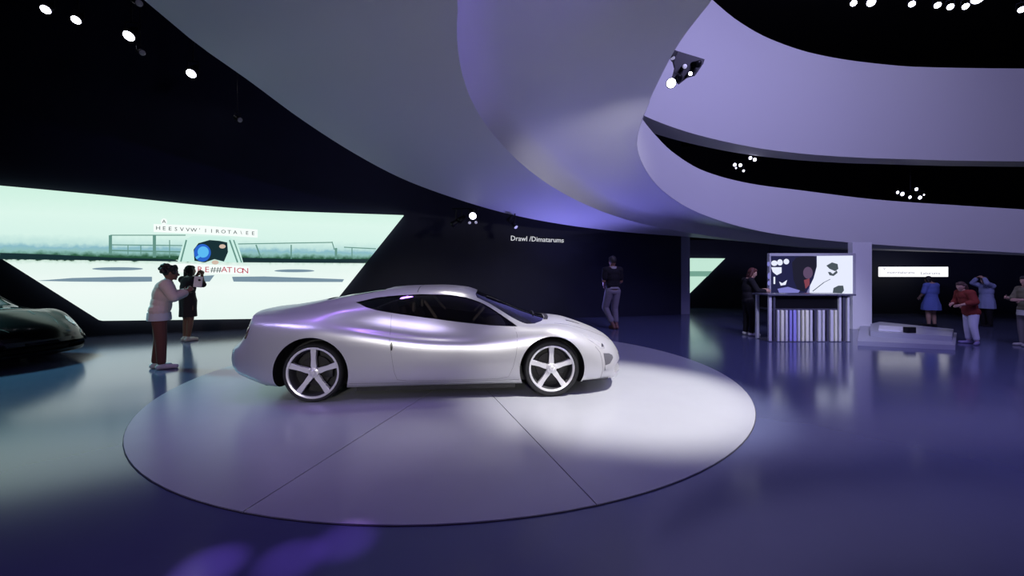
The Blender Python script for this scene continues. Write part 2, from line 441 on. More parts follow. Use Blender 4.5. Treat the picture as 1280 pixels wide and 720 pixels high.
def patch(name, poly, proj, off, m, parent, grid=.04, th=.004, label=None):
    """a skin lying on the body inside a 2D outline; proj maps (u,v) -> (ray origin, direction)"""
    b3 = bmesh.new()
    vs = [b3.verts.new((u, v, 0)) for u, v in poly]; b3.faces.new(vs)
    us = [p[0] for p in poly]; vv = [p[1] for p in poly]
    for ax, lo, hi in ((0, min(us), max(us)), (1, min(vv), max(vv))):
        k = 1
        while lo+k*grid < hi:
            co = [0,0,0]; no = [0,0,0]; co[ax] = lo+k*grid; no[ax] = 1
            bmesh.ops.bisect_plane(b3, geom=b3.verts[:]+b3.edges[:]+b3.faces[:], dist=1e-6, plane_co=co, plane_no=no); k += 1
    bad = []
    inner = {}
    for v in b3.verts:
        o, d = proj(v.co.x, v.co.y); h, n = hit(o, d)
        if h is None: bad.append(v); continue
        v.co = h+n*off; inner[v] = n.copy()
    if bad: bmesh.ops.delete(b3, geom=bad, context='VERTS')
    if th:
        b3.verts.index_update()
        bmesh.ops.recalc_face_normals(b3, faces=b3.faces)
        r = bmesh.ops.solidify(b3, geom=b3.faces[:], thickness=th)
    o = obj(name, b3, m, parent, smooth=40)
    if label: o['label'] = label
    return o
near = lambda x, z: ((x,-3,z), (0,1,0)); far = lambda x, z: ((x,3,z), (0,-1,0)); top = lambda x, y: ((x,y,3), (0,0,-1))
front = lambda y, z: ((5,y,z), (-1,0,0)); rear = lambda y, z: ((-5,y,z), (1,0,0))
def stroke(pts, w):
    """a 2D polyline as a narrow outline polygon"""
    L, R = [], []; n = len(pts)
    for i in range(n):
        a = Vector(pts[max(i-1,0)]); b = Vector(pts[min(i+1,n-1)]); t = (b-a).normalized(); q = Vector((-t.y, t.x))*w/2
        p = Vector(pts[i]); L.append((p+q)[:]); R.append((p-q)[:])
    return L+R[::-1]
for pr in (near, far):
    patch('side_window', SIDE_WIN, pr, -.010, M_glass, car)
    # black surround and door pillar behind the glass
    patch('door_pillar', stroke([(-.52,1.150),(-.44,.965)], .07), pr, -.022, M_trim, car)
    seam = patch('door_seam', stroke([(-.50,.95),(-.505,.86),(-.50,.76),(-.475,.56),(-.44,.33),(-.41,.245),(-.3,.225),(.2,.222),(.7,.225),(.83,.25),(.88,.36),(.915,.50),(.93,.62),(.93,.72),(.91,.79)], .0035), pr, .0008, M_seam, car, th=.0006)
    patch('sill_line', stroke([(-.93,.215),(-.4,.205),(.3,.205),(.95,.21)], .004), pr, .0008, M_seam, car, th=.001)
    patch('door_handle', [(-.478,.66),(-.462,.66),(-.455,.605),(-.462,.575),(-.476,.575),(-.482,.62)], pr, .012, M_chrome, car, th=.012, label='small chrome door release')
    patch('tail_lamp', [(-2.085,.71),(-2.055,.70),(-2.03,.76),(-2.015,.83),(-2.03,.845),(-2.06,.82)], pr, .004, M_red, car, th=.006)
    patch('rear_quarter_glass_bar', stroke([(-.70,1.12),(-.64,1.02)], .035), pr, -.022, M_trim, car)
    patch('headlamp', [(1.74,.69),(1.84,.655),(1.95,.600),(2.02,.545),(2.01,.51),(1.95,.53),(1.86,.59),(1.78,.645)], pr, .002, M_lampsilver, car, grid=.02, th=.002)
    patch('marker_lamp', [(1.975,.565),(1.995,.555),(1.992,.53),(1.972,.535)], pr, .008, M_dark_lamp, car, th=.004)
    patch('bumper_vent', [(1.975,.470),(2.06,.455),(2.115,.425),(2.12,.395),(2.06,.345),(1.985,.335)], pr, .003, M_vent, car, grid=.02, th=.003)
    patch('vent_blade', [(1.975,.335),(2.05,.345),(2.115,.395),(2.125,.36),(2.07,.295),(1.975,.285)], pr, .012, M_paint, car, grid=.02, th=.008)
    patch('bumper_seam', stroke([(1.87,.555),(1.925,.49),(1.945,.40),(1.945,.28),(1.92,.17)], .006), pr, .0008, M_seam, car, grid=.03, th=.0006)
    patch('front_lip', stroke([(1.70,.165),(1.84,.165),(1.95,.170),(2.03,.176)], .022), pr, .004, M_trim, car, grid=.03, th=.004)
    sg = -1 if pr is near else 1
    patch('bonnet_vent', stroke([(1.62,sg*.30),(1.80,sg*.26)], .035), top, .002, M_trim, car, th=.002)
    patch('bonnet_seam', stroke([(1.42,sg*.56),(1.7,sg*.50),(2.0,sg*.40),(2.2,sg*.30)], .006), top, .0012, M_trim, car, th=.001)
patch('roof_seam', stroke([(-.24,-.56),(-.24,-.3),(-.24,0),(-.24,.3),(-.24,.56)], .008), top, .0012, M_trim, car, th=.001)
patch('windscreen', sym(WS), top, -.010, M_glass, car, grid=.06)
patch('rear_screen', sym(RS), top, -.010, M_glass, car, grid=.06)
patch('cowl', [(1.30,-.42),(1.345,-.25),(1.36,0),(1.345,.25),(1.30,.42),(1.36,.40),(1.40,.22),(1.415,0),(1.40,-.22),(1.36,-.40)], top, .002, M_trim, car, th=.003)
wp = patch('wiper', stroke([(1.24,.42),(1.22,.1),(1.20,-.25)], .018), top, .010, M_trim, car, th=.008)
patch('grille', [(-.42,.40),(-.36,.30),(.36,.30),(.42,.40)], front, .002, M_trim, car, th=.003)
patch('lower_intake', [(-.5,.27),(-.46,.22),(.46,.22),(.5,.27)], front, .002, M_trim, car, th=.003)
patch('number_plate_recess', [(-.26,.52),(-.26,.42),(.26,.42),(.26,.52)], rear, .002, M_trim, car, th=.003)

def seat_bm(y):
    b3 = bmesh.new()
    box(b3, (-.28,y-.23,.34), (.24,y+.23,.52), .05)
    vs0 = len(b3.verts)
    r = bmesh.new(); box(r, (-.09,-.22,0), (.05,.22,.50), .05); box(r, (-.075,-.13,.49), (.03,.13,.62), .04)
    me2 = bpy.data.meshes.new('t'); r.to_mesh(me2); r.free(); me2.transform(Matrix.Translation((-.22,y,.45)) @ Matrix.Rotation(math.radians(-20), 4, 'Y')); b3.from_mesh(me2); bpy.data.meshes.remove(me2)
    return b3
for y in (-.36, .36):
    obj('car_seat', seat_bm(y), M_leather, car, smooth=40)
    b3 = bmesh.new(); box(b3, (-.33,y-.05,.95), (-.30,y+.05,1.06), .01); obj('headrest_trim', b3, M_beige, car)
    s = -1 if y < 0 else 1
    b3 = bmesh.new(); capsule(b3, (-.16,s*.50,1.08), (-.02,s*.60,.90), .018, .018, 8); obj('seat_belt', b3, M_beige, car, smooth=60)
    b3 = bmesh.new(); capsule(b3, (.43,s*.60,.87), (.55,s*.52,1.0), .016, .016, 8); obj('pillar_trim', b3, M_beige, car, smooth=60)
b3 = bmesh.new(); extrude_poly(b3, [Vector(p) for p in ((.62,-.62,.40),(.60,-.62,.76),(.75,-.62,.79),(1.08,-.62,.74),(1.08,-.62,.40))], (0,1.24,0)); obj('dashboard', b3, M_leather, car)
b3 = bmesh.new(); bmesh.ops.create_cone(b3, cap_ends=False, segments=8, radius1=.01, radius2=.01, depth=.01)
b3.free(); b3 = bmesh.new()
Mw = Matrix.Translation((.47,.36,.80)) @ Matrix.Rotation(math.radians(-65), 4, 'Y')
pts = [Mw @ Vector((.17*math.cos(2*PI*i/24), .17*math.sin(2*PI*i/24), 0)) for i in range(24)]
for i in range(24): cone(b3, pts[i], pts[(i+1)%24], .014, .014, 8)
for a in (0, 2.1, 4.2): cone(b3, Mw @ Vector((0,0,0)), Mw @ Vector((.17*math.cos(a), .17*math.sin(a), 0)), .016, .012, 8)
cone(b3, Mw @ Vector((0,0,0)), Vector((.62,.36,.72)), .03, .03, 10)
obj('steering_wheel', b3, M_trim, car, smooth=60)
b3 = bmesh.new(); box(b3, (.60,-.06,1.05), (.62,.06,1.09), .008); obj('interior_mirror', b3, M_trim, car)
# underbody
b3 = bmesh.new(); box(b3, (-2.0,-.56,.11), (1.95,.56,.17), .02); obj('underbody', b3, M_trim, car)
for s in (-1, 1):
    b3 = bmesh.new(); extrude_poly(b3, [Vector(p) for p in ((-.90,s*.74,.08),(-.90,s*.66,.08),(.92,s*.66,.08),(.92,s*.74,.08))], (0,0,.075)); obj('side_skirt', b3, M_trim, car)

def make_wheel(ax, s, rim):
    """rim barrel is the wheel; tyre, spokes, hub, brake disc are its pieces. outward axis = s*y"""
    M0 = Matrix.Translation((ax, s*.765, WR)) @ Matrix.Rotation(-s*PI/2, 4, 'X')   # local z = outward
    b3 = bmesh.new()
    lathe(b3, [(rim-.018,.098),(rim,.104),(rim+.004,.092),(rim+.002,-.10),(rim-.03,-.10),(rim-.045,.0),(rim-.034,.07),(rim-.018,.098)], 56)
    w = obj('wheel', b3, M_alloyd, car, smooth=40); w.data.transform(M0)
    def sub(name, b4, m, sm=40):
        o = obj(name, b4, m, w, smooth=sm); o.data.transform(M0); return o
    b4 = bmesh.new(); lathe(b4, [(rim+.001,.095),(rim+.012,.108),(WR-.02,.110),(WR-.006,.098),(WR,.07),(WR,-.09),(WR-.012,-.108),(rim+.001,-.10),(rim+.001,.095)], 64); sub('tyre', b4, M_rubber)
    b4 = bmesh.new(); lathe(b4, [(rim-.024,.088),(rim-.020,.101),(rim-.004,.107),(rim+.001,.104),(rim+.001,.088),(rim-.024,.088)], 64); sub('rim_lip', b4, M_alloy)
    for k in range(5):
        a = PI/2+k*2*PI/5
        b4 = bmesh.new(); q = rim-.012
        prof = [(.030,-.028),(.075,-.030),(.14,-.024),(q,-.033),(q,.033),(.14,.024),(.075,.030),(.030,.028)]
        R2 = Matrix.Rotation(a-PI/2*0, 4, 'Z')
        lo = [R2 @ Vector((r, t, .040-.01*(r/q))) for r, t in prof]
        hi = []
        extrude_poly(b4, lo, (0,0,.035))
        for v in b4.verts:
            rr = math.hypot(v.co.x, v.co.y)
            if v.co.z > .06: v.co.z = .070+.022*(rr/q)
        b5 = bmesh.new()
        bmesh.ops.bevel(b4, geom=b4.edges[:], offset=.006, segments=2, affect='EDGES'); b5.free()
        sub('spoke', b4, M_alloy, 30)
    b4 = bmesh.new(); lathe(b4, [(.001,.098),(.022,.097),(.030,.088),(.055,.082),(.062,.070),(.062,.03),(.001,.03)], 32)
    for k in range(5):
        a = PI/2+PI/5+k*2*PI/5; cone(b4, (.045*math.cos(a), .045*math.sin(a), .07), (.045*math.cos(a), .045*math.sin(a), .092), .008, .007, 8)
    sub('hub_cap', b4, M_alloy)
    b4 = bmesh.new(); lathe(b4, [(.001,.0),(.17,.0),(.172,-.005),(.172,-.02),(.001,-.02)], 40); sub('brake_disc', b4, M_disk)
    b4 = bmesh.new(); box(b4, (.09,-.07,-.035), (.185,.07,.02), .01); sub('brake_caliper', b4, M_trim)
    b4 = bmesh.new(); lathe(b4, [(.001,-.06),(rim-.03,-.06),(rim-.03,-.09),(.001,-.09)], 40); sub('inner_hub_plate', b4, M_trim)
    return w
for s in (-1, 1):
    make_wheel(-AX, s, .283); make_wheel(AX, s, .266)

# second car, black, at the left edge: its own copies of every piece
def copy_tree(o, parent=None, swap=None):
    c = o.copy(); COL.objects.link(c)
    if o.data and swap and o.data.materials and o.data.materials[0] in swap:
        c.data = o.data.copy(); c.data.materials[0] = swap[o.data.materials[0]]
    if parent: c.parent = parent
    for ch in list(o.children): copy_tree(ch, c, swap)
    return c
bcar = copy_tree(car, None, {M_paint: M_blackpaint, M_beige: M_leather})
bcar.location = (-9.6, 6.45, 0); bcar.rotation_euler = (0,0,math.radians(-6))
tag(bcar, 'glossy black sports car cut off by the left edge, in front of the large screen', 'car')

# ------------------------------------------------------------------ big curved LED screen
SO = .14
def scr(px, py, off=0.0):
    return at(px, py, wall_Y(px, SO+off))
def screen_image():
    m = bpy.data.materials.new('screen_landscape'); m.use_nodes = True; nt = m.node_tree; b = nt.nodes['Principled BSDF']
    b.inputs['Base Color'].default_value = (.02,.02,.02,1); b.inputs['Roughness'].default_value = .3
    uv = nt.nodes.new('ShaderNodeUVMap'); sx = nt.nodes.new('ShaderNodeSeparateXYZ'); nt.links.new(uv.outputs[0], sx.inputs[0])
    nz = nt.nodes.new('ShaderNodeTexNoise'); nz.inputs['Scale'].default_value = 34; nz.inputs['Detail'].default_value = 5
    mp = nt.nodes.new('ShaderNodeMapping'); mp.inputs['Scale'].default_value = (1,.6,1)
    nt.links.new(uv.outputs[0], mp.inputs[0]); nt.links.new(mp.outputs[0], nz.inputs['Vector'])
    ma = nt.nodes.new('ShaderNodeMath'); ma.operation = 'MULTIPLY_ADD'; ma.inputs[1].default_value = .06; 
    sb = nt.nodes.new('ShaderNodeMath'); sb.operation = 'SUBTRACT'; sb.inputs[1].default_value = .5
    nt.links.new(nz.outputs['Fac'], sb.inputs[0]); nt.links.new(sb.outputs[0], ma.inputs[0]); nt.links.new(sx.outputs['Y'], ma.inputs[2])
    cr = nt.nodes.new('ShaderNodeValToRGB'); nt.links.new(ma.outputs[0], cr.inputs[0])
    stops = [(0,(.78,.92,.87)),(.30,(.86,.96,.92)),(.485,(.78,.92,.86)),(.508,(.60,.78,.68)),(.516,(.015,.06,.03)),(.545,(.03,.11,.06)),(.562,(.16,.34,.28)),(.580,(.28,.52,.50)),(.605,(.26,.50,.58)),(.635,(.52,.76,.72)),(.70,(.68,.90,.82)),(.85,(.72,.93,.84)),(1,(.64,.89,.77))]
    e = cr.color_ramp.elements
    while len(e) < len(stops): e.new(.5)
    for el, (p, c) in zip(e, stops): el.position = p; el.color = (*c, 1)
    nt.links.new(cr.outputs[0], b.inputs['Emission Color']); b.inputs['Emission Strength'].default_value = 1.0
    return m
M_screen = screen_image()
sc_top = pchip([-120,0,120,320,505], [222,232,243,262,269]); sc_bot = pchip([-120,0,125,250,400,430], [404,402,401,399.5,397,396])
def screen_mesh(px0, px1, topf, botf, n, zref, off=0, th=.05):
    """curved slab between two edge curves; UV v runs with true height"""
    b3 = bmesh.new(); uvl = b3.loops.layers.uv.new('UVMap'); rows = []
    for i in range(n+1):
        px = px0+(px1-px0)*i/n; t = scr(px, topf(px), off); b = scr(px, botf(px), off)
        r = []
        for k in range(5): r.append(b3.verts.new(b.lerp(t, k/4)))
        t2 = scr(px, topf(px), off-th); b2 = scr(px, botf(px), off-th); t2.z = t.z; b2.z = b.z
        r += [b3.verts.new(t2), b3.verts.new(b2)]; rows.append(r)
    for i, (a, c) in enumerate(zip(rows, rows[1:])):
        for k in range(7): b3.faces.new((a[k], a[(k+1)%7], c[(k+1)%7], c[k]))
    b3.faces.new(rows[0]); b3.faces.new(rows[-1][::-1])
    for f in b3.faces:
        for l in f.loops: l[uvl].uv = ((l.vert.co.x+14)/4, (l.vert.co.z-zref[0])/(zref[1]-zref[0]))
    return b3
# outline: left diagonal (0,322)->(125,401), right diagonal (505,269)->(405,396)
def botf(px):
    if px < 125: return 322+(px)*79/125
    if px > 404: return 396-(px-404)*127/101
    return sc_bot(px)
ZR = (.2, 3.15)
root = empty('led_screen', scr(260,400)*1.0)
root.location.z = 0
tag(root, 'huge curved wall screen glowing mint white with a landscape picture', 'screen')
def put(o, parent):
    o.parent = parent; o.matrix_parent_inverse = parent.matrix_world.inverted() if False else Matrix.Translation(-parent.location)
pan = obj('display_panel', screen_mesh(-60, 504.5, sc_top, botf, 120, ZR), M_screen, smooth=30); put(pan, root)
def screen_bits(name, polys, m, off, sub=12):
    b3 = bmesh.new()
    for poly in polys:
        v = [b3.verts.new((p[0], p[1], 0)) for p in poly]; b3.faces.new(v)
    us = [v.co.x for v in b3.verts]; lo, hi = min(us), max(us); k = 1
    while lo+k*sub < hi:
        bmesh.ops.bisect_plane(b3, geom=b3.verts[:]+b3.edges[:]+b3.faces[:], dist=1e-6, plane_co=(lo+k*sub,0,0), plane_no=(1,0,0)); k += 1
    for v in b3.verts: v.co = scr(v.co.x, v.co.y, off)
    o = obj(name, b3, m, recalc=False); put(o, root); return o
E_white = emis('glow_white', (.93,1,.97), 1.0); E_blue = emis('glow_blue', (.03,.16,.75), .8); E_cyan = emis('glow_cyan', (.12,.55,1), .9)
E_dark = emis('glow_dark', (.01,.03,.035), 1); E_slate = emis('glow_slate', (.22,.33,.42), .85); E_green = emis('glow_green', (.16,.36,.30), .8)
E_red = emis('glow_red', (.62,.03,.09), .8); E_mint = emis('glow_mint', (.60,.86,.78), 1); E_skin = emis('glow_skin', (.8,.62,.5), .8)
def ell(cx, cy, rx, ry, n=28): return [(cx+rx*math.cos(2*PI*i/n), cy+ry*math.sin(2*PI*i/n)) for i in range(n)]
def ln(x0, y0, x1, y1, w=1.0):
    d = math.hypot(x1-x0, y1-y0); nx, ny = -(y1-y0)/d*w/2, (x1-x0)/d*w/2
    return [(x0+nx,y0+ny),(x1+nx,y1+ny),(x1-nx,y1-ny),(x0-nx,y0-ny)]
screen_bits('picture_pool', [[(45,351),(90,347.5),(150,346),(190,346),(190,352),(150,352.5),(90,352)],[(242,345.5),(268,344),(262,352),(240,352.5)],[(290,346),(330,345.5),(430,349),(428,352.5),(330,352.5),(292,352)], ell(147,336,32,2.0), ell(368,338.5,25,1.8)], E_slate, .004)
screen_bits('picture_frame_building', [ln(138,294,138,318,4), ln(193,294,193,322,4), ln(138,294,232,294,1.2), ln(138,306,232,307,1.2), ln(138,313,232,315,1.6), ln(160,307,160,320,1.2), ln(176,307,176,320,1.2), ln(212,300,212,322,1.2), ln(296,305,415,303,1.2), ln(320,306,326,322,1.8), ln(364,306,364,324,1.6), ln(420,310,420,326,3), ln(415,302,418,312,1.2), ln(430,309,470,311,1.2), ln(440,310,440,322,1.2)], E_green, .004)
screen_bits('picture_hedge', [[(0,316),(60,318),(140,322),(215,324),(226,327),(130,325.5),(0,324)],[(300,322),(380,324),(462,324),(455,329),(380,328.5),(304,328)]], E_dark, .0045)
screen_bits('picture_pavilion', [[(222,327),(230,300),(240,295),(286,296),(297,303),(304,328)]], E_mint, .005)
for a_ in ((226,327,233,300,2), (287,300,297,328,2), (292,300,302,328,1.5)): screen_bits('picture_pavilion_arch', [ln(*a_)], E_green, .0055)
screen_bits('picture_figures', [[(243,326),(242,312),(248,304),(262,300),(274,301),(284,303),(285,315),(280,327),(268,324),(256,328)]], E_dark, .006)
screen_bits('picture_globe', [ell(253,316,10.5,11)], E_blue, .0065)
screen_bits('picture_globe_swirl', [ell(254,315,7,7), ln(245,323,252,318,3)], E_cyan, .007)
screen_bits('picture_faces', [ell(278,308,4,2.6), ell(269,328,4.5,2.6)], E_skin, .0075)
def screen_text(name, s, px0, px1, py0, py1, size, m, off):
    """each letter laid on the curved panel; one part per line of writing"""
    b3 = bmesh.new(); n = len(s)
    for i, ch in enumerate(s):
        if ch == ' ': continue
        px = px0+(px1-px0)*(i+.5)/n; py = py0+(py1-py0)*(i+.5)/n
        p = scr(px, py, off); q = scr(px+2, py, off); t = (q-p); t.z = 0; t.normalize(); up = Vector((0,0,1)); nn = t.cross(up)
        M = Matrix((t, up, nn)).transposed().to_4x4(); M.translation = p
        o = text_obj('l', ch, size, M, m, None, 0); b3.from_mesh(o.data); me3 = o.data; bpy.data.objects.remove(o); bpy.data.meshes.remove(me3)
    o = obj(name, b3, m, recalc=False); put(o, root); return o
screen_bits('headline_backing', [[(192,280),(255,282),(322,287),(322,297),(255,293),(192,290)], ell(205,277,4,4)], E_white, .008)
screen_text('headline_writing', 'HEESVVW\'IIROTA\\EE', 194, 320, 285, 292, .125, E_dark, .011)
screen_text('headline_writing', 'A', 202, 208, 277, 277, .11, E_dark, .011)
screen_bits('caption_backing', [[(206,329),(240,330),(312,333),(312,343),(240,342),(206,338)]], E_white, .008)
screen_text('caption_writing', 'ARE', 237, 263, 336.5, 337.5, .19, E_red, .011)
screen_text('caption_writing', '#', 263, 270, 337, 337, .19, E_dark, .011); screen_text('caption_writing', '#', 270, 277, 337, 337, .19, E_dark, .011)
screen_text('caption_writing', 'ATION', 277, 310, 337, 339, .19, E_red, .011)

# lettering on the navy wall
Yw = wall_Y(672); p = at(672, 299.3, Yw-.02); a_, b_ = at(637, 299, wall_Y(637)), at(708, 299, wall_Y(708))
t = (b_-a_); t.z = 0; t.normalize(); up = Vector((0,0,1)); M = Matrix((t, up, t.cross(up))).transposed().to_4x4(); M.translation = Vector((p.x, p.y, p.z))
E_sign = emis('sign_glow', (.8,.82,.88), .75)
sg = text_obj('wall_lettering', 'Drawl /Dimatarums', .215, Matrix(), E_sign, None, .008)
dx = sg.dimensions.x; sg.data.transform(Matrix.Diagonal((1.69/dx,1,1,1))); sg.matrix_world = M @ Matrix.Rotation(math.radians(-1.2), 4, 'Z')
tag(sg, 'small white raised lettering high on the navy wall behind the silver car', 'sign')

# far screen beyond the pier
b3 = bmesh.new(); Yf = 16.1
extrude_poly(b3, [at(px, py, Yf) for px, py in ((840,322.5),(906.5,323),(862,367),(840,388))], (0,.06,0))
fs = obj('far_screen', b3, None); 
M_far = emis('far_glow', (.60,.88,.74), .9); fs.data.materials.append(M_far)
tag(fs, 'distant mint green slanted screen seen past the end of the navy wall', 'screen')
b3 = bmesh.new(); extrude_poly(b3, [at(px, py, Yf-.01) for px, py in ((840,339),(890,339),(884.5,345.5),(840,345.5))], (0,.006,0)); obj('picture_band', b3, emis('band_glow', (.22,.46,.36), .8), fs)

# ------------------------------------------------------------------ lamps
def spot_can(name, p, aim, r, m, label, group=None, parent=None, up=None):
    """lamp housing with lens, yoke, stem up to its mount"""
    p = Vector(p); d = (Vector(aim)-p).normalized()
    root = empty(name, p) if parent is None else None
    par = root or parent
    def fix(o):
        if root: o.matrix_parent_inverse = Matrix.Translation(-p)
        return o
    b4 = bmesh.new(); cone(b4, p-d*r*2.6, p, r*.8, r*1.12, 20); ball(b4, p-d*r*2.6, r*.8, 12)
    h = fix(obj('lamp_head', b4, M_metalblk, par, smooth=50))
    b4 = bmesh.new(); cone(b4, p-d*r*.05, p+d*r*.10, r*.92, r*.90, 20); ball(b4, p+d*r*.08, (r*.86,r*.86,r*.86*.35), 14, d.to_track_quat('Z','Y').to_matrix())
    ln_ = obj('lens', b4, m, h, smooth=50)
    b4 = bmesh.new(); side = d.cross(Vector((0,0,1))).normalized()*r*1.15; c = p-d*r*1.3
    for s in (-1, 1): cone(b4, c+side*s, c+side*s*.9+Vector((0,0,r*2.2)), r*.14, r*.14, 8)
    cone(b4, c-side*.95+Vector((0,0,r*2.2)), c+side*.95+Vector((0,0,r*2.2)), r*.16, r*.16, 8)
    if up: cone(b4, c+Vector((0,0,r*2.2)), c+Vector((0,0,up)), r*.2, r*.2, 8)
    fix(obj('yoke', b4, M_metalblk, par, smooth=50))
    if root and label: tag(root, label, 'lamp', group)
    return root
LL = 'left'
left = [(57,12,7.2,'outermost lit spotlight on the black ceiling at upper left'),(95,25,7.5,'second lit spotlight from the left on the black ceiling'),(161,45,8.0,'third lit spotlight from the left, bright, on the black ceiling'),(239,92,9.0,'lowest bright spotlight, nearest the white ramp, on the black ceiling at left')]
for px, py, Y, lb in left:
    p = at(px, py, Y); spot_can('ceiling_spotlight', p, p+Vector((.35*(1 if px<120 else .5),-1,-1.2)), .075 if px < 120 else .10, M_lens, lb, 'spotlights on the ceiling at left', up=9.6-p.z)
for px, py, Y, lb in ((178,66,8.2,'unlit dim spotlight just below a bright one on the black ceiling at left'),(300,150,9.0,'faint unlit spotlight beside the white ramp edge at left'),(174,4,7.0,'faint unlit spotlight by the ramp edge at the top of the view')):
    p = at(px, py, Y); spot_can('ceiling_spotlight', p, p+Vector((1,-.3,-.6)), .06, M_lens_off, lb, 'spotlights on the ceiling at left', up=9.6-p.z)
right = [(1067,4,'leftmost spotlight of the row at upper right'),(1089,3,'second and brighter spotlight from the left in the upper right row'),(1140,5,'third spotlight of the upper right row, standing apart'),(1172,6.5,'fourth spotlight of the upper right row'),(1188,8.5,'fifth small spotlight of the upper right row'),(1207,8,'sixth spotlight of the upper right row, below the big bright one'),(1222,-2,'large bright violet-white spotlight at the top edge, upper right'),(1277,12,'spotlight at the far right end of the upper right row')]
for px, py, lb in right:
    p = at(px, py, 10.2); r = .09 if px not in (1222, 1089) else (.16 if px == 1222 else .12)
    spot_can('ceiling_spotlight', p, p+Vector((-.9,-1.0,-.9)), r*.8, M_lens, lb, 'spotlights on the ceiling at upper right', up=9.6-p.z)

def cluster(name, p, heads, label, plate, hang):
    root = empty(name, p); tag(root, label, 'lamp cluster')
    b4 = bmesh.new()
    for a, b in plate: capsule(b4, Vector(a), Vector(b), .022, .022, 8)
    if hang: capsule(b4, (0,0,0), (0,0,hang), .008, .008, 8)
    obj('bracket', b4, M_metalblk, root, smooth=50)
    for q, d, r, m in heads:
        q = Vector(q); d = Vector(d).normalized()
        b4 = bmesh.new(); cone(b4, q-d*r*2.6, q, r*.8, r*1.15, 18); ball(b4, q-d*r*2.6, r*.8, 12); cone(b4, q-d*r*1.5, Vector((q.x*.7,q.y*.7,.0)), r*.25, r*.25, 6)
        h = obj('lamp_head', b4, M_metalblk, root, smooth=50)
        b4 = bmesh.new(); cone(b4, q-d*r*.05, q+d*r*.12, r*.95, r*.85, 18); ball(b4, q+d*r*.10, (r*.8,r*.8,r*.3), 12, d.to_track_quat('Z','Y').to_matrix()); obj('lens', b4, m, h, smooth=50)
    return root
# big cluster by the ramp edge
c0 = at(860, 68, 6.6)
def rel(px, py, Y, c): return at(px, py, Y)-c
b4h = []
cl = empty('spotlight_cluster', c0); tag(cl, 'dark wedge shaped cluster of spotlights hanging before the upper lilac band by the ramp edge', 'lamp cluster')
b4 = bmesh.new()
extrude_poly(b4, [rel(px, py, 6.6, c0) for px, py in ((843,62.5),(881,74),(879,80),(870,93),(860,96),(850,104),(841,97),(844,84),(841,72))], (0,.05,0)); obj('wedge_bracket', b4, M_metalblk, cl)
b4 = bmesh.new(); capsule(b4, rel(845,66,6.62,c0), rel(838,70,5.75,c0), .03, .03, 8); obj('mounting_arm', b4, M_metalblk, cl, smooth=50)
for px, py, r, m, dd in ((839,104,.075,M_lens,(-.35,-1,-.5)),(863,92,.032,M_lens,(.1,-1,-.4)),(841,72.5,.035,M_lens_dim,(-.4,-1,-.1)),(856,83,.04,M_lens_dim,(0,-1,-.2)),(874,80,.05,M_metalblk,(.6,-1,-.5)),(848,98,.06,M_metalblk,(0,-1,-.9))):
    q = rel(px, py, 6.5, c0); d = Vector(dd).normalized()
    b4 = bmesh.new(); cone(b4, q-d*r*2.4, q, r*.8, r*1.12, 18); ball(b4, q-d*r*2.4, r*.8, 12); h = obj('lamp_head', b4, M_metalblk, cl, smooth=50)
    b4 = bmesh.new(); ball(b4, q, (r*.95,r*.95,r*.4), 14, d.to_track_quat('Z','Y').to_matrix()); obj('lens', b4, m, h, smooth=50)
M_lens2 = mat('gallery_lens', (.9,.9,.95), .3, emit=(.8,.8,1), estr=5)
for cp, Y, pts, lb in (((933,201),11.9,((918.5,206,.05),(925.5,206.5,.05),(938,197.5,.05),(943.5,199.5,.055),(929.5,213.5,.035),(920,210,.025)),'cluster of small lit spotlights in the dark gallery, nearest the left tip of the bands'),
                   ((1138,240),12.0,((1122,240.5,.045),(1128,242.5,.06),(1145.5,236.5,.05),(1137.5,246.5,.045),(1150,247,.055),(1155,243.5,.025)),'cluster of small lit spotlights in the dark gallery above the lower lilac band at right')):
    c = at(cp[0], cp[1], Y); hs = []
    for px, py, r in pts: hs.append((rel(px, py, Y-.15, c), (0,-1,-.25), r, M_lens2))
    cluster('gallery_spotlight_cluster', c, hs, lb, [((-.42,0,.02),(.42,0,.02))], 1.2 if cp[0] < 1000 else 1.2)
# fixtures hanging before the navy wall
c = at(585, 262, 10.4)
cluster('hanging_spotlight_cluster', c, [(rel(591,270,10.3,c), (0,-1,-.5), .10, M_lens2), (rel(587,278.5,10.3,c), (0,-1,-.3), .04, M_lens_dim), (rel(595,278,10.3,c), (0,-1,-.3), .04, M_lens_dim), (rel(574,276,10.4,c), (-.6,-.6,-.6), .07, M_metalblk), (rel(565,281,10.4,c), (-.8,-.4,-.6), .07, M_metalblk)], 'hanging cluster with one bright lamp in front of the navy wall under the ramp edge', [((-.4,0,.02),(.25,0,.02))], 1.2)
c = at(641, 266, 10.9)
cluster('hanging_spotlight_cluster', c, [(rel(645,284,10.85,c), (.5,-.5,-.7), .06, M_lens_dim), (rel(636,276,10.9,c), (-.5,-.4,-.6), .07, M_metalblk)], 'dim hanging spotlight just above the white wall lettering', [((-.12,0,.02),(.12,0,.02))], .8)
# violet pin spots under the ramp, above the view: their streaks show in the floor
for px, lb in ((262,'violet lamp under the ramp'),(362,'violet lamp under the ramp'),(430,'violet lamp under the ramp')):
    pass

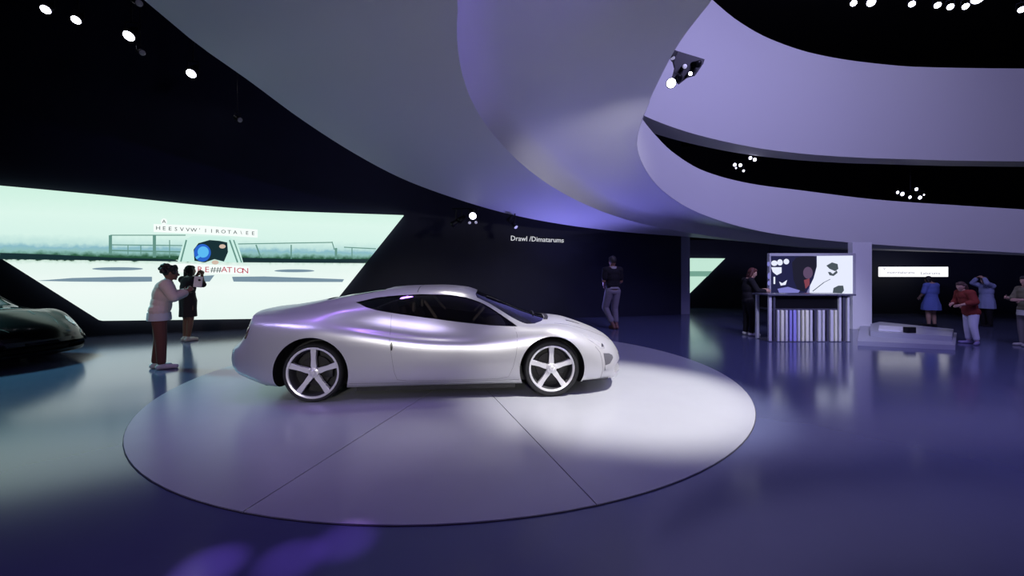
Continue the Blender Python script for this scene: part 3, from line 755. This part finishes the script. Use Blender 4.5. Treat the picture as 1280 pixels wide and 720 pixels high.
# ------------------------------------------------------------------ kiosk on the right
Yk = 9.7
bm = bmesh.new(); box(bm, (at(962,316,Yk).x, Yk, at(0,368,Yk).z), (at(1070,316,Yk).x, Yk+.1, at(0,316.5,Yk).z), .01)
kd = obj('kiosk_display', bm, mat('pale_frame', (.45,.45,.5), .4)); tag(kd, 'lit display board half dark and half white standing behind the slatted counter', 'screen')
for s_ in (976, 1056):
    b3 = bmesh.new(); x_ = at(s_,0,Yk).x; box(b3, (x_-.04,Yk+.02,0), (x_+.04,Yk+.08,at(0,367,Yk).z), .005); obj('post', b3, M_metalblk, kd)
def flat(name, polys, m, off, parent, Y=Yk):
    b3 = bmesh.new()
    for k, poly in enumerate(polys): extrude_poly(b3, [at(px, py, Y-off) for px, py in poly], (0,.003,0))
    return obj(name, b3, m, parent)
E_kwhite = emis('kiosk_white', (.80,.84,1), 1.0); E_kblue = emis('kiosk_blue', (.006,.007,.045), 1); E_kdark = emis('kiosk_dark', (.004,.004,.012), 1)
E_kvio = emis('kiosk_violet', (.22,.22,.62), .9); E_kgrey = emis('kiosk_grey', (.06,.08,.09), 1); E_kmaroon = emis('kiosk_maroon', (.10,.06,.12), 1); E_kred = emis('kiosk_red', (.24,.05,.07), .9)
flat('white_half', [[(1016,320),(1066,319.5),(1066,367),(1012,366)]], E_kwhite, .006, kd)
flat('dark_half', [[(964,320),(1021,320),(1021,333),(1017,348),(1008,366),(964,366)]], E_kblue, .009, kd)
flat('white_marks', [ell(968,329,4,3.5,12), ell(975,328,3.5,4,12), ell(983,327,3.5,3.5,12), [(964,334),(977,334),(977,341),(971,344),(966,340)], [(967,346),(969,346),(969,355),(967,355)], [(974,352),(978,354),(984,350),(982,356),(976,357)]], E_kwhite, .012, kd)
flat('violet_glow', [[(972,361),(985,358.5),(1000,363),(998,366),(974,366)]], E_kvio, .012, kd)
flat('dark_figure', [[(990,328),(995,322),(1008,320),(1019,321),(1021,332),(1016,345),(1008,352),(1006,365),(997,362),(992,350)]], E_kdark, .012, kd)
flat('maroon_patch', [ell(1010,341,6,7.5,16)], E_kmaroon, .014, kd)
flat('red_patch', [[(1005,350),(1012,348),(1012,356),(1007,361)]], E_kred, .016, kd)
flat('grey_emblem', [[(1033,332),(1040,328),(1047,330),(1048,336),(1044,339),(1037,336)], [(1035,340),(1038,340),(1041,342.5),(1046,338),(1047,341),(1042,345),(1037,344)]], E_kgrey, .012, kd)
flat('grey_emblem', [[(1041,366),(1042,360),(1048,357),(1054,357),(1055,363),(1052,367)]], E_kgrey, .012, kd)
flat('branch_line', [ln(1016,364,1030,353,.9), ln(1030,353,1038,349,.6)], E_kgrey, .012, kd)
flat('violet_marks', [ell(960.5,330,1.5,3,10), ell(961,345,1.4,4,10), ell(961,354,1.6,3,10)], E_kvio, .012, kd)
# counter: black deep top with slatted front
Yc = 8.3
M_sl = [mat('slat_silver', (.80,.80,.82), .35, .2), mat('slat_cream', (.86,.86,.66), .45), mat('slat_violet', (.36,.34,.78), .4), mat('slat_dark', (.07,.07,.10), .4)]
cx0, cx1 = at(962,0,Yc).x, at(1066,0,Yc).x
kc = empty('slatted_counter', ((cx0+cx1)/2, Yc+.35, 0)); tag(kc, 'bar counter with black top and front of upright silver and cream slats', 'counter')
off = Matrix.Translation(-kc.location)
def kpart(name, b3, m, sm=None):
    o = obj(name, b3, m, kc, smooth=sm); o.data.transform(off); return o
zt = at(0,367.5,Yc).z; zu = at(0,386,Yc).z
b3 = bmesh.new(); box(b3, (cx0-.06,Yc-.05,zt-.035), (cx1+.03,Yc+.52,zt), .008); kpart('worktop', b3, mat('counter_top', (.10,.10,.14), .25))
b3 = bmesh.new(); box(b3, (cx0+.1,Yc+.05,zu), (cx1-.12,Yc+.46,zt-.035), .01); kpart('black_cabinet', b3, M_metalblk)
b3 = bmesh.new(); box(b3, (cx0+.05,Yc+.02,zu-.03), (cx1-.3,Yc+.45,zu), .005); kpart('shelf', b3, M_sl[3])
for i in range(20):
    x = at(963+i*5.15,0,Yc).x; w = .045 if i % 3 else .06
    m = M_sl[(0,3,0,1,0,2,2,0,1,1,0,3,0,0,3,0,1,0,3,0)[i]]
    tp = zu-.03 if 2 <= i <= 16 else zt-.035
    b3 = bmesh.new(); box(b3, (x-w/2,Yc,.012), (x+w/2,Yc+.05,tp), .006); kpart('slat', b3, m)
b3 = bmesh.new(); box(b3, (cx0,Yc-.01,0), (cx1-.05,Yc+.5,.012)); kpart('foot_plate', b3, M_sl[3])
for s in (cx0+.02, cx1-.05):
    b3 = bmesh.new(); box(b3, (s-.03,Yc+.42,0), (s+.03,Yc+.48,zt-.035), .006); kpart('leg', b3, M_sl[0])
def bottle(px, py0, h, r, m, label, nm='bottle'):
    p = at(px, py0, Yc+.30); b3 = bmesh.new()
    lathe(b3, [(.001,0),(r,0),(r,h*.55),(r*.9,h*.62),(r*.4,h*.75),(r*.38,h*.96),(r*.42,h),(.001,h)], 20); o = obj(nm, b3, m, smooth=40); o.location = (p.x, Yc+.3, zt); return tag(o, label, 'bottle')
# pale pillar beside the kiosk
bm = bmesh.new(); box(bm, (at(1066,0,10.1).x,10.1,0), (at(1090,0,10.1).x,10.25,2.20), .006); struct(obj('trim_4', bm, M_pillar))
# low two-step plinth
pl = empty('low_plinth', floor_at(1125,432)); tag(pl, 'low pale two-step display plinth on the floor right of the slatted counter', 'plinth')
off2 = Matrix.Translation(-pl.location)
M_pl = mat('plinth_grey', (.34,.35,.40), .35)
def ppart(name, b3, m): o = obj(name, b3, m, pl); o.data.transform(off2); return o
b3 = bmesh.new(); q = [floor_at(1072,432), floor_at(1194,437.5), floor_at(1196,421), floor_at(1094,410.5), floor_at(1075,412)]
extrude_poly(b3, q, (0,0,.09)); ppart('lower_step', b3, M_pl)
b3 = bmesh.new(); z = .09
def raised(px, py, z): Y = FPX*(CAMH-z)/(py-HZ); return Vector(((px-640)/FPX*Y, Y, z))
q = [raised(1088,420,z), raised(1190,427,z), raised(1192,417,z), raised(1100,407,z), raised(1088,410,z)]
extrude_poly(b3, q, (0,0,.10)); ppart('upper_step', b3, M_pl)
b3 = bmesh.new(); extrude_poly(b3, [raised(1098,413,.19), raised(1128,415,.19), raised(1128,410,.19), raised(1099,408,.19)], (0,0,.03)); ppart('pale_top_panel', b3, mat('pale_panel', (.68,.68,.74), .4))
b3 = bmesh.new(); p = raised(1137,416,.19); box(b3, (p.x-.09,p.y-.05,.191), (p.x+.09,p.y+.05,.31), .008); bx = obj('dark_box', b3, M_metalblk); tag(bx, 'small dark box standing on the pale low plinth', 'box')
# light box sign
Ys = 13.0
b3 = bmesh.new(); box(b3, (at(1102,0,Ys).x,Ys,at(0,346,Ys).z), (at(1185.5,0,Ys).x,Ys+.12,at(0,333.5,Ys).z), .01)
lbx = obj('lightbox_sign', b3, None); lbx.data.materials.append(emis('lightbox_glow', (.95,.95,1), 1.2)); tag(lbx, 'long narrow glowing white sign on the dark wall at right', 'sign')
E_lbt = emis('lightbox_text', (.25,.25,.32), .8)
def lbt(s, px, py, size, w): 
    M = Matrix.Translation(at(px, py, Ys-.004)) @ Matrix.Rotation(PI/2, 4, 'X'); o = text_obj('lettering', s, size, Matrix(), E_lbt, lbx, .001)
    k = w/FPX*Ys/max(.01, o.dimensions.x); o.data.transform(M @ Matrix.Diagonal((k,1,1,1)))
lbt('V', 1105.5, 336, .10, 3); lbt('mom\u2022maturums', 1126, 340.5, .13, 34); lbt('Laturums', 1163, 341.5, .13, 24)

# ------------------------------------------------------------------ people
M_skin = [mat('skin_brown', (.20,.095,.065), .5), mat('skin_light', (.48,.29,.22), .5)]
M_hair = mat('dark_hair', (.012,.009,.009), .6, bump=.6, bscale=60)
def cloth(n, c): return mat(n, c, .8, spec=.2, bump=.25, bscale=25)
def hand_bm(b, w, d, palmn, r=1.0, curl=.5):
    """palm plus five separate bent fingers; w wrist, d pointing direction, palmn palm normal"""
    d = d.normalized(); s = d.cross(palmn).normalized(); n = s.cross(d).normalized()
    k = .0115*r
    pc = w+d*.045*r
    for t in (-.024,-.008,.008,.024): capsule(b, w+s*t*r*.6, w+d*.085*r+s*t*r, .013*r, .012*r, 8)
    for t, L in ((-.030,.062),(-.010,.078),(.010,.082),(.030,.072)):
        a = w+d*.085*r+s*t*r; d1 = (d*math.cos(curl*.5)-n*-math.sin(curl*.5)).normalized(); b1 = a+d1*L*.5*r
        d2 = (d*math.cos(curl*1.3)+n*math.sin(curl*1.3)).normalized(); c1 = b1+d2*L*.5*r
        capsule(b, a, b1, .0088*r, .0082*r, 8); capsule(b, b1, c1, .0082*r, .007*r, 8)
    a = w+d*.02*r+s*.022*r; b1 = a+(d*.6+s*.8).normalized()*.042*r; c1 = b1+(d*.9+s*.25+n*.3).normalized()*.03*r
    capsule(b, a, b1, .012*r, .010*r, 8); capsule(b, b1, c1, .010*r, .008*r, 8)
def person(name, loc, rz, H, pose, wear, label, group=None, hold=None):
    """joints in fractions of body height; forward = +x, left = +y"""
    root = empty(name, loc, rz); tag(root, label, 'person', group)
    J = dict(pel=(0,0,.52), chest=(.0,0,.70), neck=(.0,0,.835), head=(.015,0,.925),
             hl=(0,.050,.51), hr=(0,-.050,.51), kl=(.01,.055,.275), kr=(.01,-.055,.275), al=(-.01,.06,.045), ar=(-.01,-.06,.045),
             sl=(0,.105,.805), sr=(0,-.105,.805), el=(-.01,.135,.64), er=(-.01,-.135,.64), wl=(.05,.14,.50), wr=(.05,-.14,.50))
    J.update(pose.get('J', {}))
    J = {k: Vector(v)*H for k, v in J.items()}
    yaw_feet = pose.get('feet', (0,0))
    look = Vector(pose.get('look', (1,0,-.15))).normalized()
    g = wear.get('girth', 1.0)*H
    skin = wear['skin']
    b = bmesh.new()
    # head with face
    hc = J['head']; hq = look.to_track_quat('X','Z').to_matrix()
    ball(b, hc, Vector((.056,.046,.068))*H, 20, hq); ball(b, hc+hq@Vector((.014,0,-.026))*H, Vector((.040,.036,.040))*H, 16, hq)
    ball(b, hc+hq@Vector((.060,0,-.012))*H, Vector((.010,.008,.013))*H, 8, hq)            # nose
    for s in (-1, 1):
        ball(b, hc+hq@Vector((.044,s*.018,.012))*H, Vector((.010,.011,.006))*H, 8, hq)       # brows
        ball(b, hc+hq@Vector((-.002,s*.048,-.006))*H, Vector((.011,.006,.017))*H, 8, hq)     # ears
    ball(b, hc+hq@Vector((.050,0,-.038))*H, Vector((.008,.015,.005))*H, 8, hq)               # mouth
    ball(b, hc+hq@Vector((.042,0,-.056))*H, Vector((.012,.014,.010))*H, 8, hq)               # chin
    capsule(b, J['neck'], hc-Vector((0,0,.03))*H, .032*g, .030*g)
    # torso
    ball(b, (J['chest']+J['neck'])/2, Vector((.060,.095,.085))*g, 16); ball(b, J['chest'], Vector((.062,.088,.10))*g, 16); ball(b, (J['chest']+J['pel'])/2, Vector((.055,.076,.09))*g, 16); ball(b, J['pel'], Vector((.062,.088,.065))*g, 16)
    capsule(b, J['sl'], J['neck'], .036*g, .036*g); capsule(b, J['sr'], J['neck'], .036*g, .036*g)
    for s in 'lr':
        capsule(b, J['s'+s], J['e'+s], .031*g, .025*g); capsule(b, J['e'+s], J['w'+s], .025*g, .017*g)
        capsule(b, J['h'+s], J['k'+s], .052*g, .034*g); 
        k, a = J['k'+s], J['a'+s]; m_ = k.lerp(a, .35)
        capsule(b, k, m_, .033*g, .033*g); capsule(b, m_, a, .033*g, .021*g)
        d = J['w'+s]-J['e'+s]; pn = Vector(pose.get('palm'+s, (0,-1 if s == 'l' else 1,0)))
        hand_bm(b, J['w'+s], d if pose.get('hd'+s) is None else Vector(pose['hd'+s]), pn, H/1.62, pose.get('curl', .6))
        fd = Vector((math.cos(pose.get('f'+s, 0)), math.sin(pose.get('f'+s, 0)), 0))
        capsule(b, J['a'+s]-Vector((0,0,.015))*H, J['a'+s]+fd*.07*H-Vector((0,0,.026))*H, .022*H, .015*H)
    bd = remesh(obj('body', b, skin, root), .0065, 3)
    # shoes
    for s in 'lr':
        fd = Vector((math.cos(pose.get('f'+s, 0)), math.sin(pose.get('f'+s, 0)), 0)); a = J['a'+s]; sd = Vector((-fd.y, fd.x, 0))
        b = bmesh.new(); base = Vector((a.x, a.y, a.z-.045*H))
        capsule(b, base-fd*.022*H+Vector((0,0,.024*H)), base+fd*.105*H+Vector((0,0,.018*H)), .026*H, .022*H); capsule(b, base+Vector((0,0,.03*H)), a+Vector((0,0,.005*H)), .029*H, .027*H)
        capsule(b, base+fd*.09*H+sd*.008*H+Vector((0,0,.016*H)), base+fd*.1*H-sd*.008*H+Vector((0,0,.016*H)), .02*H, .02*H)
        o = remesh(obj('shoe', b, wear['shoes'], root), .007, 2)
        for v in o.data.vertices:
            if v.co.z < base.z+.002*H: v.co.z = base.z+.002*H
    # top
    e = (.012+wear.get('loose', 0))*H; tl = wear.get('top_len', .50); b = bmesh.new()
    ball(b, (J['chest']+J['neck'])/2, Vector((.060,.097,.080))*g+Vector((e,e,0)), 18); ball(b, J['chest'], Vector((.066,.090,.10))*g+Vector((e,e,e)), 18)
    lo = J['pel']+Vector((0,0,(tl-.52)*H))
    ball(b, (J['chest']+lo)/2, Vector((.062,.084,.10))*g+Vector((e,e,e)), 18); capsule(b, lo+Vector((0,-.035,.035))*H, lo+Vector((0,.035,.035))*H, .060*g+e, .060*g+e)
    for s in 'lr':
        capsule(b, J['s'+s], J['neck']-Vector((0,0,.012*H)), .036*g+e, .030*g+e*.5); 
        sl = wear.get('sleeve', 1.0)
        if sl > 1: capsule(b, J['s'+s], J['e'+s], .031*g+e, .026*g+e); capsule(b, J['e'+s], J['e'+s].lerp(J['w'+s], sl-1), .026*g+e, .019*g+e)
        else: capsule(b, J['s'+s], J['s'+s].lerp(J['e'+s], sl), .031*g+e, .028*g+e)
    remesh(obj(wear.get('top_name', 'top'), b, wear['top'], root), .009, 3)
    if 'hem' in wear:
        b = bmesh.new(); Mt = Matrix.Translation(lo-Vector((0,0,.042*H))) @ Matrix.Diagonal((.83,1.02,1,1))
        lathe(b, [(.086*g+e,.055*H),(.092*g+e,.0),(.090*g+e,-.018*H),(.080*g,-.018*H),(.078*g,.055*H),(.086*g+e,.055*H)], 28, Mt); obj('shirt_hem', b, wear['hem'], root, smooth=50)
    if 'skirt' in wear:
        ln_ = wear.get('skirt_len', .20)*H; b = bmesh.new(); Mt = Matrix.Translation(J['pel']+Vector((0,0,.06*H))) @ Matrix.Diagonal((.88,1.05,1,1)); fl = wear.get('flare', .115)
        rings = []; prof = [(.070*g+e,.03*H),(.088*g+e,-.05*H),(fl*.95*H,-ln_*.6),(fl*H,-ln_),(fl*H-.012*H,-ln_),(.075*g,-.05*H),(.06*g,.03*H),(.070*g+e,.03*H)]
        lathe(b, prof, 40, Mt)
        for v in b.verts:
            q = v.co-Mt.translation; 
            if q.z < -.06*H: a = math.atan2(q.y, q.x); v.co += Vector((math.cos(a), math.sin(a), 0))*.006*H*math.sin(a*9)
        obj('skirt', b, wear['skirt'], root, smooth=50)
    if 'legs' in wear:
        ll = wear.get('leg_len', 1.0); b = bmesh.new(); e2 = .010*H
        ball(b, J['pel']-Vector((0,0,.012*H)), Vector((.060,.086,.050))*g+Vector((e2,e2,0)), 16)
        for s in 'lr':
            h, k, a = J['h'+s], J['k'+s], J['a'+s]
            if ll < .5: capsule(b, h, h.lerp(k, ll*2), .054*g+e2, .050*g+e2*1.6)
            else:
                capsule(b, h, k, .053*g+e2, .036*g+e2); capsule(b, k, k.lerp(a, (ll-.5)*2*.93), .036*g+e2, .026*g+e2)
        remesh(obj(wear.get('legs_name', 'trousers'), b, wear['legs'], root), .009, 3)
    # hair
    b = bmesh.new(); hs = wear.get('hair', 'short')
    ball(b, hc+hq@Vector((-.014,0,.016))*H, Vector((.055,.052,.062))*H, 20, hq)
    ball(b, hc+hq@Vector((.015,0,.045))*H, Vector((.036,.042,.030))*H, 14, hq)
    if hs == 'bun':
        ball(b, hc+hq@Vector((-.055,0,.035))*H, .036*H, 14)
        random.seed(3)
        for i in range(26):
            a = random.uniform(0, 2*PI); t = random.uniform(-.2, 1.0); q = Vector((-.018+.056*math.cos(a)*math.cos(t), .054*math.sin(a)*math.cos(t), .012+.062*math.sin(t)))
            if q.x < .032: ball(b, hc+hq@(q*1.12)*H, .021*H, 8)
    if hs == 'long':
        for t in (-.03,-.012,.012,.03): capsule(b, hc+hq@Vector((-.035,t,.0))*H, hc+hq@Vector((-.055,t*1.1,-.13))*H, .028*H, .018*H)
    if hs == 'bob':
        for t in (-.045,-.02,.02,.045): capsule(b, hc+hq@Vector((-.025,t,.01))*H, hc+hq@Vector((-.03,t*1.1,-.06))*H, .026*H, .02*H)
    remesh(obj('hair', b, wear.get('hair_m', M_hair), root), .008, 2)
    if wear.get('collar'):
        b = bmesh.new(); Mt = Matrix.Translation(J['neck']+Vector((0,0,.0))) @ Matrix.Diagonal((1,1.15,1,1)); lathe(b, [(.050*g,-.012*H),(.043*g,.022*H),(.038*g,.022*H),(.044*g,-.012*H),(.050*g,-.012*H)], 24, Mt); obj('collar', b, wear['collar'], root, smooth=50)
    if wear.get('belt'):
        b = bmesh.new(); Mt = Matrix.Translation(J['pel']+Vector((0,0,.045*H))) @ Matrix.Diagonal((.88,1.12,1,1)); lathe(b, [(.086*g,-.012*H),(.087*g,.012*H),(.07*g,.012*H),(.07*g,-.012*H),(.086*g,-.012*H)], 28, Mt); obj('belt', b, wear['belt'], root, smooth=50)
    return root
def phone(root, p, label, rz=0, sz=(.012,.075,.15), m=None):
    b = bmesh.new(); box(b, Vector(sz)*-.5, Vector(sz)*.5, .005); o = obj('phone', b, m or M_metalblk); o.matrix_world = Matrix.Translation(root.location) @ Matrix.Rotation(root.rotation_euler.z, 4, 'Z') @ Matrix.Translation(p) @ Matrix.Rotation(rz, 4, 'Y'); tag(o, label, 'phone'); return o

W_sneak = cloth('white_sneaker', (.62,.60,.60)); W_dark = cloth('black_cloth', (.012,.011,.014)); W_sweater = cloth('cream_sweater', (.60,.50,.48))
W_hem = cloth('pale_grey_hem', (.55,.54,.60)); W_brown = cloth('brown_leggings', (.13,.055,.045)); W_char = cloth('charcoal_dress', (.035,.028,.034)); W_khaki = cloth('grey_khaki', (.20,.18,.20))
W_grey = cloth('grey_collar', (.35,.33,.34)); W_blue = cloth('blue_dress', (.13,.18,.50)); W_rust = cloth('rust_top', (.20,.035,.028)); W_sky = cloth('pale_blue_coat', (.30,.34,.56)); W_wtrou = cloth('white_trousers', (.58,.58,.72)); W_mauve = cloth('mauve_shoe', (.22,.19,.36)); W_olive = cloth('olive_jacket', (.16,.15,.10)); W_shirt = cloth('white_shirt', (.65,.65,.62))

H1 = 1.57
p1 = person('person', floor_at(199,461), math.radians(38), H1,
    dict(J=dict(chest=(.03,0,.70), neck=(.055,0,.83), head=(.085,0,.915), sl=(.05,.10,.80), sr=(.05,-.10,.80), el=(.10,.14,.69), er=(.11,-.14,.685), wl=(.19,.05,.725), wr=(.19,-.05,.72), kl=(.0,.05,.275), kr=(.015,-.045,.275), al=(-.03,.05,.045), ar=(.02,-.05,.045)), look=(1,0,-.12), hdl=(.7,-.25,.6), hdr=(.7,.25,.6), curl=.9),
    dict(skin=M_skin[0], shoes=W_sneak, top=W_sweater, top_name='sweater', sleeve=1.9, hem=W_hem, legs=W_brown, legs_name='leggings', leg_len=.97, hair='bun', top_len=.525, loose=.009),
    'person in a cream sweater and brown leggings photographing the big screen', None)
ph = phone(p1, Vector((.292,0,.825))*H1, 'white phone held up by the person in the cream sweater', .1, m=mat('white_phone', (.75,.75,.77), .3), sz=(.014,.12,.17))
ph.matrix_world = ph.matrix_world @ Matrix.Rotation(math.radians(62), 4, 'Z')
b3 = bmesh.new(); cone(b3, (-.012,-.02,.03), (-.006,-.02,.03), .018, .018, 16); obj('phone_lens', b3, M_metalblk, ph)
H2 = 1.60
p2 = person('person', floor_at(235,426), math.radians(70), H2,
    dict(J=dict(neck=(.01,0,.83), head=(.03,0,.92), el=(.09,.15,.74), er=(.09,-.15,.74), wl=(.14,.05,.86), wr=(.14,-.05,.86), kl=(.01,.05,.275), kr=(.0,-.05,.275), al=(-.01,.045,.045), ar=(-.03,-.05,.045)), look=(1,.1,.0), hdl=(.4,-.3,.9), hdr=(.4,.3,.9), curl=.9),
    dict(skin=M_skin[0], shoes=W_sneak, top=W_char, top_name='dress_top', sleeve=1.2, skirt=W_char, skirt_len=.26, flare=.10, hair='bob', girth=1.05),
    'person in a short charcoal dress with raised arms, close to the big screen')
H3 = 1.86
p3 = person('person', floor_at(766,411), math.radians(100), H3,
    dict(J=dict(hl=(0,.05,.52), kl=(.06,.085,.29), al=(-.02,.00,.045), kr=(.03,-.04,.28), ar=(-.02,-.045,.045), el=(.0,.13,.65), er=(.02,-.13,.65), wl=(.10,.09,.60), wr=(.10,-.08,.60))),
    dict(skin=M_skin[0], shoes=mat('brown_shoe', (.16,.07,.05), .5), top=W_dark, top_name='shirt', sleeve=.7, legs=W_khaki, leg_len=.88, collar=W_grey, belt=W_grey, hair='short', top_len=.56),
    'person in black shirt and grey trousers standing at the navy wall behind the car bonnet')
H4 = 1.56
p4 = person('person', floor_at(935,419), math.radians(-8), H4,
    dict(J=dict(neck=(.03,0,.83), head=(.06,0,.915), el=(.06,.13,.66), er=(.07,-.14,.66), wl=(.22,.09,.665), wr=(.21,-.09,.655), kl=(.0,.05,.275), kr=(.04,-.05,.275), ar=(.02,-.06,.045)), look=(1,0,-.35)),
    dict(skin=M_skin[1], shoes=W_sneak, top=W_dark, top_name='jacket', sleeve=1.75, legs=W_dark, hair='bob', hair_m=mat('auburn_hair', (.07,.015,.012), .6), top_len=.47),
    'person in black leaning over the left end of the slatted counter')
H5 = 1.36
p5 = person('person', floor_at(1164,408.5), math.radians(95), H5,
    dict(J=dict(head=(.05,0,.91), el=(.02,.14,.66), er=(.03,-.15,.65), wl=(.10,.12,.58), wr=(.12,-.16,.58)), look=(1,0,-.4)),
    dict(skin=M_skin[1], shoes=W_dark, top=W_blue, top_name='dress_top', sleeve=.9, skirt=W_blue, skirt_len=.25, flare=.15, hair='bob', girth=1.15),
    'person in a flared blue dress seen from behind, standing beyond the low plinth')
H6 = 1.28
p6 = person('person', floor_at(1214,430), math.radians(165), H6,
    dict(J=dict(chest=(.05,0,.70), neck=(.09,0,.825), head=(.13,0,.905), sl=(.08,.11,.80), sr=(.08,-.11,.80), el=(.06,.16,.67), er=(.08,-.16,.67), wl=(.18,.10,.62), wr=(.18,-.10,.62), kl=(.01,.055,.275), kr=(.01,-.05,.275), al=(-.03,.065,.045), ar=(.0,-.045,.045)), look=(1,.3,-.35), fl=.8, fr=-.2),
    dict(skin=M_skin[1], shoes=W_mauve, top=W_rust, top_name='top', sleeve=1.5, legs=W_wtrou, leg_len=.92, hair='bob', top_len=.47, girth=1.08, loose=.01, hair_m=mat('brown_hair', (.06,.03,.025), .6)),
    'person in a rust red top and white trousers looking down, right of the low plinth')
H7 = 1.34
p7 = person('person', floor_at(1233,408), math.radians(175), H7,
    dict(J=dict(head=(.04,0,.92), el=(.12,.13,.86), er=(.12,-.14,.86), wl=(.10,.06,.965), wr=(.11,-.06,.965)), hdl=(.3,-.7,.5), hdr=(.3,.7,.5), curl=.9),
    dict(skin=M_skin[1], shoes=W_dark, top=W_sky, top_name='coat', sleeve=1.8, skirt=W_sky, skirt_len=.22, flare=.13, legs=W_dark, hair='short', girth=1.2),
    'person in a pale blue coat with both hands raised to the head, at right')
H8 = 1.38
p8 = person('person', floor_at(1284,433), math.radians(170), H8,
    dict(J=dict(el=(.03,.15,.66), er=(.05,-.14,.66), wl=(.16,.10,.66), wr=(.17,-.08,.68)), look=(1,0,-.2)),
    dict(skin=M_skin[1], shoes=W_grey, top=W_olive, top_name='jacket', sleeve=1.7, legs=W_khaki, hair='short', hem=W_shirt, girth=1.05),
    'person in an olive jacket and grey trousers cut off by the right edge')

# ------------------------------------------------------------------ light
def light(name, kind, loc, aim, power, col, size=.2, angle=60, blend=.5, sy=None):
    d = bpy.data.lights.new(name, kind); d.energy = power; d.color = col
    if kind == 'SPOT': d.spot_size = math.radians(angle); d.spot_blend = blend; d.shadow_soft_size = size
    elif kind == 'AREA':
        d.size = size
        if sy: d.shape = 'RECTANGLE'; d.size_y = sy
    else: d.shadow_soft_size = size
    o = bpy.data.objects.new(name, d); COL.objects.link(o); o.location = loc
    o.rotation_euler = (Vector(aim)-Vector(loc)).to_track_quat('-Z','Y').to_euler(); return o
WARM = (1,.97,.93); LAV = (.52,.48,1); VIO = (.42,.30,1); COOL = (.72,.74,1)
light('key_spot', 'SPOT', (4.2,3.0,7.2), (1.30,4.75,0), 5600, WARM, .12, 27, .7)
light('front_fill', 'SPOT', (-.4,-6.5,3.1), (-1.9,4.4,.95), 1900, WARM, .3, 17, 1)  # added pair of low fills behind the camera, brightening the car's side
light('front_fill', 'SPOT', (.9,-6.5,3.1), (.35,4.6,.9), 1500, WARM, .3, 17, 1)
light('top_spot', 'SPOT', (-.6,6.0,4.1), (-.6,5.3,.5), 110, WARM, .25, 75, .8)
light('left_spot', 'SPOT', (-4.6,2.0,4.6), (-2.6,4.8,.5), 330, (.50,.40,1), .6, 50, .8)
light('void_area', 'AREA', (6.2,4.2,8.6), (7.5,11,4.0), 600, LAV, 5)
light('soffit_blue', 'SPOT', (1.5,11.4,.15), (1.9,10.2,3.2), 300, (.27,.25,1), .1, 125, .9)
light('fascia_fill', 'SPOT', (3.5,5.2,3.5), (1.3,8.9,3.5), 190, (.95,.92,1), .2, 62, .9)  # added fill in the void for the ramp fascia, apart from the cluster
light('fascia_blue', 'SPOT', (3.6,1.4,4.5), (-.5,4.9,4.75), 420, (.26,.18,1), .1, 36, 1)
light('mint_fill', 'SPOT', (-11.6,7.4,5.0), (-6.3,6.1,0), 2700, (.32,.95,1), .5, 42, 1)  # added mint fill from out of view, strengthens the screen glow on the floor
light('visitor_fill', 'SPOT', (-3.2,-.5,3.6), (-5.6,6.6,.9), 380, (1,.76,.74), .2, 22, 1)  # added warm fill for the two people at the screen, no fixture there
light('blue_wash', 'SPOT', (6.5,1.0,6.5), (5.0,5.5,0), 1000, (.28,.22,1), .5, 80, 1)
light('floor_wash', 'SPOT', (-1,-3,4.2), (-.5,1.2,0), 240, (.38,.26,1), .4, 90, 1)
light('counter_fill', 'SPOT', (4.6,3.2,5.2), (6.8,9,.8), 1100, COOL, .2, 30, .8)  # added fill to brighten the counter slats and pillar
for px, py in ((262,-25),(430,-16)):
    p = at(px, py, 4.4); light('violet_accent', 'SPOT', p, (p.x, p.y-.4, 0), 80, (.40,.18,1), .2, 100, .8)  # added unseen lamps that give the car a purple accent
for px, py, e_ in ((262,708,800),(362,700,560),(432,676,560)):
    p = floor_at(px, py); light('violet_pin_spot', 'SPOT', (p.x, p.y+.5, 4.5), p, e_, (.45,.20,1), .02, 5.2, 1)
w = bpy.data.worlds.new('world'); scn.world = w; w.use_nodes = True
w.node_tree.nodes['Background'].inputs[0].default_value = (.35,.35,.75,1); w.node_tree.nodes['Background'].inputs[1].default_value = .02
vs = scn.view_settings; scn.display_settings.display_device = 'sRGB'
vs.view_transform = 'Standard'; vs.look = 'None'; vs.gamma = 1; vs.exposure = 0
try: vs.use_curve_mapping = False
except Exception: pass
